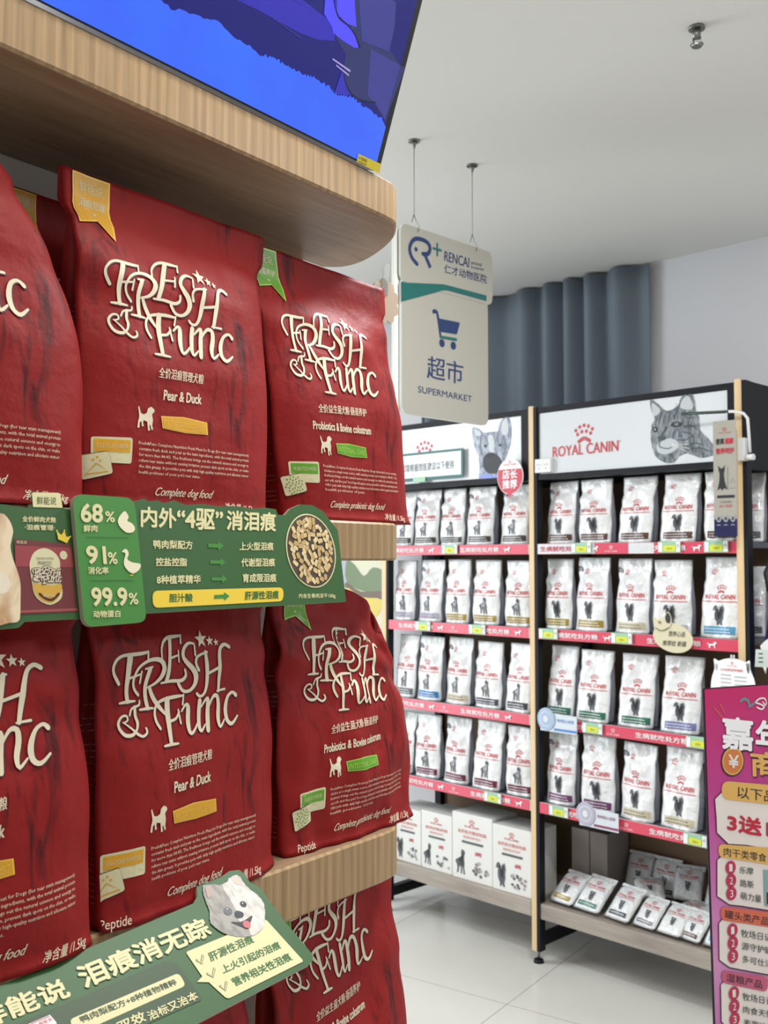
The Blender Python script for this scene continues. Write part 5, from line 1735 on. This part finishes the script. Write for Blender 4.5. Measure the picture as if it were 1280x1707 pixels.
t = thing('notice_board', (-3.14, 3.128, 1.838), 'white notice with teal frame leaning on the left rack header', 'sign')
BM().box((0.04, 0, 0), (0.445, 0.004, 0.118), M_teal).build('board', t)
g = G(flat, 0.0008, 0.0006)
g.rect(0.04, 0.012, 0.434, 0.108, M_panel, 0)
g.text('如需根据兽医建议以下使用', tq(0.10, 0.038, 0.395, 0.072), M_dark, 1, 0.01)
g.build('notice_print', t)
BM().box((0.17, -0.006, -0.008), (0.24, 0.002, 0.014), M_taggrn).build('clip', t)

t = thing('power_socket', (-2.337, 3.135, 1.832), 'white double power socket at the lower left corner of the cat header', 'socket')
BM().box((0, -0.008, 0), (0.074, 0.010, 0.052), M_white, 0.002).build('socket_plate', t)
g = G(lambda a, b_, l: (a, -0.008 - l, b_), 0.0005)
for cx_ in (0.02, 0.052):
    for dx, dz in ((-0.006, 0.030), (0.006, 0.030), (0, 0.016)):
        g.rect(cx_ + dx - 0.0012, dz - 0.003, cx_ + dx + 0.0012, dz + 0.003, M_grey, 0)
g.build('socket_holes', t)

t = thing('hanging_banner', (-1.586, 3.080, 1.578), 'narrow hanging banner with a dog and navy foot on the right rack post', 'banner', rz=4)
t.scale = (0.80, 1, 0.785)
BN = Pouch
g = BM().prism([(0.0, 0.0), (0.095, 0.0), (0.095, 0.475), (0.0, 0.475)], 0.0, 0.0015, M_acryl, axis='y')
g.build('banner_sheet', t)
g = G(flat, 0.0008, 0.0006)
crown(g, (0.048, 0.440), 0.008, M_rcred, 1)
g.text('ROYAL CANIN', tq(0.022, 0.422, 0.074, 0.428), M_rcred, 1, res=1)
g.build('brand_mark', t)
g = G(flat, 0.0008, 0.0006)
g.text('便真', tq(0.012, 0.378, 0.046, 0.402), M_dark, 1, 0.025)
g.text('健康', tq(0.050, 0.378, 0.084, 0.402), M_pink2, 1, 0.025)
g.text('营养呵护', tq(0.012, 0.338, 0.086, 0.362), M_pink2, 1, 0.025)
g.build('slogan', t)
g = G(flat, 0.0008, 0.0006)
g.poly([(0.035 + x * 0.022, 0.240 + y * 0.052) for x, y in [(-.9, -1), (-.5, -.3), (-.4, .3), (-.6, .6), (-.7, 1), (-.3, .75), (.2, .75), (.6, 1), (.5, .6), (.35, .3), (.5, -.3), (.95, -.95), (.4, -.8), (0, -1), (-.3, -.8)]], M_dark, 1)
g.stroke([(0.058, 0.190), (0.060, 0.285)], M_dark, 1, w=0.0015, smooth=False)
g.stroke([(0.066, 0.195), (0.090, 0.197)], M_grey, 1, w=0.001, smooth=False)
g.stroke([(0.068, 0.215), (0.080, 0.235), (0.088, 0.215)], M_grey, 1, w=0.001)
g.build('dog_picture', t)
g = G(flat, 0.0008, 0.0006)
g.rect(0.014, 0.157, 0.086, 0.168, M_dark, 1)
g.text('天然成分配方', tq(0.028, 0.136, 0.074, 0.145), M_grey, 1, res=1)
g.text('减少"软便"', tq(0.022, 0.118, 0.078, 0.129), M_pink2, 1, res=1)
g.build('small_text', t)
g = G(flat, 0.0008, 0.0006)
g.rect(0.0, 0.0, 0.095, 0.070, mat('banner_navy', '#20244e', 0.3), 1)
for i in range(3):
    g.ell((0.020 + 0.029 * i, 0.072), 0.010, 0.014, M_lgrey, 2, 16)
    g.ell((0.020 + 0.029 * i, 0.072), 0.006, 0.009, M_grey, 3, 12)
    g.rect(0.012 + 0.029 * i, 0.045, 0.027 + 0.029 * i, 0.048, M_lgrey, 2)
g.build('navy_foot', t)
t = thing('banner_arm', (-1.505, 3.16, 1.80), 'curved white arm clamped to the right rack side holding the narrow banner', 'bracket')
BM().tube([(-0.19, -0.082, 0.187), (-0.035, -0.062, 0.181)], 0.0052, mat('arm_dark_green', '#3a4a42', 0.4), 10).build('rod', t)
BM().tube([(-0.035, -0.062, 0.181), (-0.02, -0.060, 0.180), (0.010, -0.052, 0.172), (0.022, -0.048, 0.155), (0.024, -0.045, 0.10), (0.026, -0.044, 0.045)], 0.005, M_white, 10).build('arm', t)
BM().box((-0.016, -0.045, 0.02), (0.010, -0.024, 0.095), M_white, 0.003).tube([(0.012, -0.045, 0.03), (0.040, -0.045, 0.03)], 0.010, M_white, 12).build('clamp', t)
BM().tube([(-0.11, -0.075, 0.180), (-0.108, -0.078, 0.172)], 0.0015, M_white, 6).tube([(-0.04, -0.065, 0.18), (-0.042, -0.066, 0.172)], 0.0015, M_white, 6).build('hook', t)

# cat shaped card on the second strip
t = thing('shelf_card', (-1.762, 3.118, 1.183), 'cream cat shaped card with handwriting on the second strip', 'shelf card', 'shaped cards clipped to the right rack')
t.scale = (0.87, 1, 1)
oval = [(0.0 + 0.085 * math.cos(a), 0.058 + 0.050 * math.sin(a) - 0.15 * 0.085 * math.cos(a) * 0.6) for a in [i * math.pi / 18 for i in range(36)]]
M_cc = mat('card_cream', '#d8d0b0', 0.45)
BM().prism(oval, 0.0, 0.003, M_cc, axis='y').prism(sub_smooth([(-0.072, 0.085), (-0.078, 0.125), (-0.060, 0.118), (-0.035, 0.128), (-0.018, 0.145), (-0.004, 0.128), (-0.006, 0.100), (-0.035, 0.082)], 3), -0.0035, -0.0005, M_cc, axis='y').build('card', t)
g = G(lambda a, b_, l: (a, -0.0035 - l, b_), 0.0006, 0.0006)
g.poly(sub_smooth([(-0.028, 0.125), (-0.018, 0.142), (-0.006, 0.128), (-0.008, 0.108), (-0.022, 0.108)], 3), M_cd, 1)
g.stroke([(-0.072, 0.090), (-0.045, 0.080), (-0.012, 0.092)], M_cd, 1, w=0.002)
g.stroke([(-0.058, 0.112), (-0.055, 0.104), (-0.05, 0.112), (-0.046, 0.102)], M_cd, 1, w=0.002)
g.build('cat_print', t)
g = G(flat, 0.0006, 0.0006)
g.text('营养心选', tq(-0.018, 0.062, 0.052, 0.080), M_dark, 1, 0.01, shear=0.05)
g.text('推荐给 新猫', tq(-0.045, 0.030, 0.055, 0.048), M_dark, 1, 0.01, shear=0.05)
g.build('handwriting', t)
# cat head card near the post, above the poster
t = thing('shelf_card', (-1.535, 3.085, 1.072), 'white cat head shaped information card at the wooden post above the poster', 'shelf card', 'shaped cards clipped to the right rack')
t.scale = (0.87, 1, 0.95)
head = sub_smooth([(-0.078, 0.008), (-0.082, 0.050), (-0.070, 0.085), (-0.072, 0.118), (-0.055, 0.112), (-0.030, 0.120), (0.0, 0.124), (0.030, 0.120), (0.052, 0.114), (0.066, 0.120), (0.068, 0.090), (0.084, 0.050), (0.078, 0.008), (0.0, 0.0)], 3)
BM().prism(head, 0.0, 0.003, M_wht, axis='y').build('card', t)
g = G(flat, 0.0008, 0.0006)
crown(g, (0, 0.108), 0.005, M_rcred, 1)
g.text('ROYAL CANIN', tq(-0.018, 0.096, 0.018, 0.100), M_rcred, 1, res=1)
g.text('5大泌尿营养猫粮!', tq(-0.045, 0.080, 0.042, 0.089), M_rcred, 1, 0.01, res=1)
for i in range(4):
    g.rect(-0.045, 0.066 - 0.013 * i, -0.005, 0.0685 - 0.013 * i, M_lgrey, 1)
    if i < 3:
        g.rect(0.008, 0.062 - 0.013 * i, 0.055, 0.0645 - 0.013 * i, M_lgrey, 1)
g.poly([(0.060 + x * 0.008, 0.096 + y * 0.018) for x, y in CATS], M_grey, 1)
g.poly([(-0.062 + x * 0.006, 0.092 + y * 0.012) for x, y in CATS], M_lgrey, 1)
g.build('card_print', t)
BM().tube([(-0.004, 0.0015, 0.12), (-0.004, 0.0015, 0.135)], 0.003, M_white, 6).tube([(0.006, 0.0015, 0.12), (0.006, 0.0015, 0.135)], 0.003, M_white, 6).build('clip', t)
# medal cards
for (x, z, c_, c2_, lab) in ((-2.325, 0.868, '#9fb4cc', '#3f86c8', 'blue medal card at the left end of the third strip'), (-2.155, 0.550, '#b7b4c6', '#8a3a5c', 'purple medal card on the fourth strip of the right rack')):
    t = thing('medal_card', (x, 3.122, z), lab, 'shelf card', 'medal cards clipped to the right rack')
    BM().prism([(0.01, 0.0), (0.172, 0.0), (0.172, 0.066), (0.01, 0.066)], 0.0, 0.002, mat('card_pale', '#d5dbe4', 0.3), axis='y').build('card', t)
    BM().prism([(0.038 + 0.038 * (1 + 0.05 * (i % 2)) * math.cos(i * math.pi / 20), 0.045 + 0.040 * (1 + 0.05 * (i % 2)) * math.sin(i * math.pi / 20)) for i in range(40)], -0.004, -0.0006, mat('medal' + c_, c_, 0.3, 0.3), axis='y').build('medal', t)
    g = G(lambda a, b_, l: (a, -0.004 - l, b_), 0.0006, 0.0005)
    g.ell((0.038, 0.045), 0.027, 0.028, M_panel, 0)
    g.ell((0.038, 0.045), 0.024, 0.025, mat('medal' + c_, c_, 0.3, 0.3), 1)
    g.ell((0.038, 0.045), 0.011, 0.012, M_panel, 2)
    g.build('medal_print', t)
    g = G(flat, 0.0006, 0.0005)
    g.text('你的贴心选择', tq(0.086, 0.038, 0.160, 0.050), mat('ink' + c2_, c2_, 0.4), 1, 0.01, res=1)
    g.rect(0.072, 0.006, 0.172, 0.014, mat('ink' + c2_, c2_, 0.4), 1)
    g.build('card_print', t)

# things hanging at the open side of the right rack
t = thing('hanging_pouch', (-1.405, 3.235, 1.10), 'blue hanging bag with dark hood at the right picture edge', 'bag')
b = BM()
b.tube([(0, 0, 0.02), (0, 0, 0.05), (0, 0, 0.12), (0, 0, 0.24), (0, 0, 0.33), (0, 0, 0.36)], [0.02, 0.075, 0.085, 0.07, 0.055, 0.02], mat('pouch_blue', '#2c3f9e', 0.5, bump=(20, 0.5)), 20).build('body', t)
BM().tube([(0, 0, 0.30), (0, 0, 0.36), (0, 0, 0.42), (0, 0, 0.45)], [0.075, 0.085, 0.06, 0.015], mat('hood_grey', '#41464d', 0.6), 20).build('hood', t)
BM().tube([(0, 0, 0.448), (-0.03, 0.02, 0.47), (-0.10, 0.05, 0.472)], 0.003, M_steel, 8).build('hook', t)
t = thing('price_card', (-1.475, 3.115, 1.165), 'white card with green tint hanging below the blue bag at right', 'card', rz=12)
BM().prism([(0.0, 0.0), (0.11, 0.0), (0.11, 0.055), (0.004, 0.055)], 0, 0.002, mat('card_greenish', '#cfdad2', 0.4), axis='y').build('card', t)
BM().prism(sub_smooth([(0.02, 0.056), (0.11, 0.056), (0.11, 0.11), (0.06, 0.10), (0.03, 0.08)], 2), 0, 0.012, M_white, axis='y').build('white_holder', t)
g = G(flat, 0.0006)
for i in range(3):
    g.rect(0.012, 0.040 - 0.013 * i, 0.026, 0.044 - 0.013 * i, M_grey, 0)
    g.rect(0.045, 0.040 - 0.013 * i, 0.085, 0.043 - 0.013 * i, M_lgrey, 0)
g.build('card_print', t)
BM().tube([(0.03, 0.004, 0.0), (0.032, 0.004, -0.02)], [0.006, 0.001], M_white, 8).build('tip', t)

# ------------------------------------------------------------------ further left: next bay with a food poster, seen between shelves
t = thing('advert_panel', (-3.62, 3.20, 0.9), 'food advertisement panel showing green leaves and yellow bowl, left of racks', 'poster')
BM().box((0, 0, 0), (0.43, 0.012, 0.85), M_lgrey, 0.002).build('panel', t)
g = G(flat, 0.0008, 0.0005)
g.rect(0.0, 0.0, 0.06, 0.85, M_wht, 0)
g.rect(0.06, 0.0, 0.095, 0.85, mat('advert_pink', '#e6c6cc', 0.4), 0)
g.rect(0.095, 0.0, 0.155, 0.85, mat('advert_lavender', '#aaa9b8', 0.4), 0)
g.rect(0.155, 0.30, 0.42, 0.85, mat('advert_cream', '#cfcfb4', 0.4), 0)
g.poly(sub_smooth([(0.155, 0.60), (0.21, 0.58), (0.27, 0.53), (0.33, 0.57), (0.42, 0.54), (0.42, 0.46), (0.28, 0.46), (0.155, 0.50)]), mat('advert_leaf', '#6c7f5c', 0.4), 1)
g.poly(sub_smooth([(0.155, 0.50), (0.25, 0.46), (0.42, 0.465), (0.42, 0.42), (0.28, 0.43), (0.155, 0.47)]), mat('advert_brown', '#6b5a4c', 0.4), 2)
g.poly(sub_smooth([(0.150, 0.475), (0.25, 0.435), (0.39, 0.425), (0.34, 0.34), (0.22, 0.32), (0.17, 0.36)]), mat('advert_yellow', '#d6c05c', 0.4), 2)
g.build('advert_print', t)
BM().box((0.02, 0.02, -0.9), (0.05, 0.05, 0.8), M_black).box((0.36, 0.02, -0.9), (0.39, 0.05, 0.8), M_black).build('leg_frame', t)

# flower shaped talker clipped behind the top right red bag
t = thing('flower_tag', dpt(0.192, 0.122, 1.868), 'beige scalloped flower tag on a clear strip beside the upper red bag', 'tag', rz=DRZ)
cx_, cz_ = 0.0, 0.04
pts = []
for i in range(72):
    a = 2 * math.pi * i / 72
    r_ = 0.030 + 0.006 * abs(math.sin(a * 4.5))
    pts.append((cx_ + r_ * math.cos(a), cz_ + r_ * math.sin(a)))
BM().prism(pts, 0.0, 0.002, mat('flower_beige', '#b09c88', 0.5), axis='y').build('flower', t)
M_clear = mat('clear_plastic', '#f2f4f4', 0.08, trans=0.9)
BM().prism([(-0.014, 0.05), (0.004, 0.05), (0.010, 0.100), (-0.004, 0.100)], -0.002, -0.0005, M_clear, axis='y').build('clear_strip', t)

# ------------------------------------------------------------------ pink poster stand
O_, rz_, tx_ = (-0.9589,1.8528,0.0000),70.2,-1.43
t = thing('poster_stand', O_, 'magenta promotion poster stand with gold banners at the lower right', 'poster', rz=rz_, tx=tx_)
M_po = mat('poster_magenta', '#bb2468', 0.3)
q = NT(M_po)
tc = q.n('ShaderNodeTexCoord')
sx = q.n('ShaderNodeSeparateXYZ')
mr = q.n('ShaderNodeMapRange')
mr.inputs[1].default_value = 0.55
mr.inputs[2].default_value = 1.25
cr = q.n('ShaderNodeValToRGB')
cr.color_ramp.elements[0].color = lin('#b564a0')
cr.color_ramp.elements[1].color = lin('#c02060')
for p_, c_ in ((0.25, '#cf8fbe'), (0.5, '#c268a8'), (0.72, '#b93a86')):
    e_ = cr.color_ramp.elements.new(p_)
    e_.color = lin(c_)
q.l(tc.outputs['Object'], sx.inputs[0])
q.l(sx.outputs[2], mr.inputs[0])
q.l(mr.outputs[0], cr.inputs['Fac'])
q.l(cr.outputs[0], q.b.inputs['Base Color'])
BM().box((0.0, 0.0, 0.30), (0.60, 0.003, 1.25), M_black).build('poster_frame', t)
BM().box((0.0022, -0.0015, 0.302), (0.5978, -0.0002, 1.2478), M_po).build('poster_sheet', t)
BM().tube([(0.1, 0.03, 0.0), (0.1, 0.02, 0.9)], 0.012, M_black, 12).tube([(0.5, 0.03, 0.0), (0.5, 0.02, 0.9)], 0.012, M_black, 12).box((0.0, -0.12, 0.002), (0.6, 0.16, 0.02), M_black, 0.004).build('stand', t)
fm = lambda a, b_, l: (a, -0.0015 - l, b_)
M_pcream = mat('poster_cream', '#e6ddd6', 0.35)
M_pgold = mat('poster_gold', '#dcae5c', 0.35)
M_porg = mat('poster_orange', '#d4684c', 0.35)
M_prose = mat('poster_rose', '#c25a78', 0.35)
M_pline = mat('poster_outline', '#451430', 0.35)
M_pred = mat('poster_red', '#c01c34', 0.35)
M_pball = mat('poster_ball', '#b82a52', 0.35)
g = G(fm, 0.0006, 0.0004)
q3 = [(0.0422,1.1321),(0.2943,1.0957),(0.0433,1.1926)]
g.text('嘉年华', [(p[0] + 0.003, p[1] - 0.003) for p in q3], M_pline, 1, 0.045)
g.text('嘉年华', q3, M_wht, 2, 0.035)
g.build('headline', t)
g = G(fm, 0.0006, 0.0004)
q3 = [(0.1133,1.0725),(0.2949,1.0445),(0.1140,1.1203)]
g.text('商品', [(p[0] + 0.003, p[1] - 0.003) for p in q3], M_pline, 1, 0.045)
g.text('商品', q3, M_pgold, 2, 0.035)
g.build('second_headline', t)
g = G(fm, 0.0006, 0.0004)
g.stroke([(0.0221,1.2126,0.0021),(0.0432,1.1914,0.0021)], M_porg, 1, smooth=False)
g.stroke([(0.0392,1.2178,0.0027),(0.0492,1.2004,0.0021)], M_porg, 1, smooth=False)
g.build('ray_marks', t)
g = G(fm, 0.0006, 0.0004)
g.stroke([(0.0928,1.2201,0.0044),(0.1024,1.2243,0.0055),(0.1133,1.2190,0.0049),(0.1143,1.2082,0.0038)], mat('poster_teal', '#5f8f96', 0.35), 1)
g.stroke([(0.1159,1.2081,0.0038),(0.1290,1.2145,0.0044),(0.1421,1.2221,0.0033)], mat('poster_teal', '#5f8f96', 0.35), 1)
g.stroke([(0.1596,1.2175),(0.1550,1.2225),(0.1421,1.2221),(0.1328,1.2154),(0.1448,1.2112),(0.1542,1.2058),(0.1475,1.2010),(0.1349,1.2058)], M_wht, 2, w=0.0028)
g.stroke([(0.1515,1.2156),(0.1576,1.2080),(0.1611,1.2150)], M_wht, 2, w=0.0022)
g.build('ribbon_emblem', t)
g = G(fm, 0.0006, 0.0004)
cc = [(0.0672,1.1043)][0]
g.ell(cc, 0.0305, 0.030, M_pline, 1, 28)
g.ell(cc, 0.0275, 0.027, M_pgold, 2, 28)
g.ell(cc, 0.0240, 0.0235, mat('poster_coin', '#d07a3c', 0.35), 3, 28)
g.text('¥', [(0.0549,1.0939),(0.0805,1.0899),(0.0560,1.1182)], M_pcream, 4, 0.03)
g.build('coin_print', t)
g = G(fm, 0.0006, 0.0004)


def panel(pts, layer=1):
    g.stroke([(p[0], p[1]) for p in pts], M_pline, layer + 1, w=0.0022, smooth=False, closed=False)
    g.poly(pts, M_pcream, layer)


panel([(0.2549,0.9914),(0.2564,1.0202),(0.0353,1.0470),(0.0175,1.0356),(0.0196,0.9991),(0.0198,0.9705),(0.0483,0.9455),(0.0969,0.9376),(0.2498,0.8972)])
g.poly(rpoly([(0.0363,1.0693),(0.2572,1.0346),(0.2550,0.9938),(0.0348,1.0339)], 0.022, 6), M_pgold, 3)
g.text('以下品类', [(0.0748,1.0324),(0.2109,1.0059),(0.0758,1.0555)], M_dark, 4, 0.012)
g.text('3送1', [(0.0473,0.9721),(0.1544,0.9474),(0.0488,1.0046)], M_pred, 3, 0.045)
g.build('offer_panel', t)
g = G(fm, 0.0006, 0.0004)
panel([(0.2198,0.8783),(0.2221,0.9209),(0.0266,0.9239),(0.0182,0.9188),(0.0152,0.8505),(0.0458,0.8299),(0.0733,0.8240),(0.2150,0.7872)])
g.poly(rpoly([(0.0222,0.9492),(0.2218,0.9155),(0.2198,0.8772),(0.0225,0.9244)], 0.012, 6), M_pgold, 3)
g.text('肉干类零食', [(0.0349,0.9250),(0.1449,0.8992),(0.0356,0.9415)], M_dark, 4, 0.01)
g.build('offer_panel', t)
g = G(fm, 0.0006, 0.0004)
panel([(0.2127,0.7430),(0.2149,0.7851),(0.0269,0.8059),(0.0171,0.7992),(0.0154,0.7303),(0.0405,0.7120),(0.0677,0.7035),(0.2084,0.6614)])
g.poly(rpoly([(0.0225,0.8300),(0.2150,0.7872),(0.2134,0.7556),(0.0227,0.8045)], 0.012, 6), M_porg, 3)
g.text('罐头类产品', [(0.0324,0.8071),(0.1446,0.7763),(0.0331,0.8230)], M_dark, 4, 0.01)
g.build('offer_panel', t)
g = G(fm, 0.0006, 0.0004)
panel([(0.2061,0.6177),(0.2083,0.6593),(0.0258,0.6891),(0.0169,0.6835),(0.0158,0.6151),(0.0353,0.5954),(0.2023,0.5452)])
g.poly(rpoly([(0.0200,0.7103),(0.1341,0.6791),(0.1391,0.6648),(0.1326,0.6503),(0.0203,0.6870)], 0.012, 6), M_prose, 3)
g.text('湿粮产品', [(0.0313,0.6881),(0.1217,0.6584),(0.0325,0.7036)], M_dark, 4, 0.01)
g.build('offer_panel', t)
g = G(fm, 0.0006, 0.0004)
for n_, c_, body, q3 in (
    ('1', [(0.0512,0.9009)][0], '乐摩', [(0.0734,0.8865),(0.1096,0.8794),(0.0740,0.9002)]),
    ('2', [(0.0512,0.8761)][0], '路斯', [(0.0736,0.8612),(0.1090,0.8534),(0.0742,0.8752)]),
    ('3', [(0.0509,0.8514)][0], '萌力量', [(0.0739,0.8367),(0.1274,0.8231),(0.0745,0.8511)]),
    ('1', [(0.0505,0.7816)][0], '牧场日记', [(0.0720,0.7654),(0.1502,0.7441),(0.0727,0.7803)]),
    ('2', [(0.0503,0.7574)][0], '源守护罐', [(0.0723,0.7417),(0.1503,0.7191),(0.0735,0.7559)]),
    ('3', [(0.0497,0.7326)][0], '多可仕汤', [(0.0725,0.7170),(0.1491,0.6938),(0.0734,0.7308)]),
    ('1', [(0.0488,0.6628)][0], '牧场日记', [(0.0701,0.6458),(0.1484,0.6217),(0.0707,0.6604)]),
    ('2', [(0.0487,0.6384)][0], '肉食天性', [(0.0701,0.6218),(0.1471,0.5971),(0.0712,0.6354)]),
    ('3', [(0.0485,0.6142)][0], '麦富迪汤', [(0.0705,0.5965),(0.1473,0.5712),(0.0717,0.6105)])):
    g = G(fm, 0.0006, 0.0004)
    g.ell(c_, 0.0132, 0.0130, M_pball, 5, 20)
    g.text(n_, [(c_[0] - 0.004, c_[1] - 0.007), (c_[0] + 0.004, c_[1] - 0.0075), (c_[0] - 0.004, c_[1] + 0.007)], M_pcream, 6, 0.01)
    g.text(body, q3, M_dark, 5, 0.006)
    g.build('list_entry', t)
g = G(fm, 0.0006, 0.0004)
g.poly([(0.1362,0.8862),(0.2194,0.8698),(0.2156,0.7978),(0.1356,0.8163)], mat('poster_pack_teal', '#7fa7a8', 0.35), 5)
g.poly([(0.1415,0.8417),(0.2171,0.8274),(0.2158,0.8020),(0.1409,0.8187)], M_ink_dk, 6)
g.build('pack_picture', t)
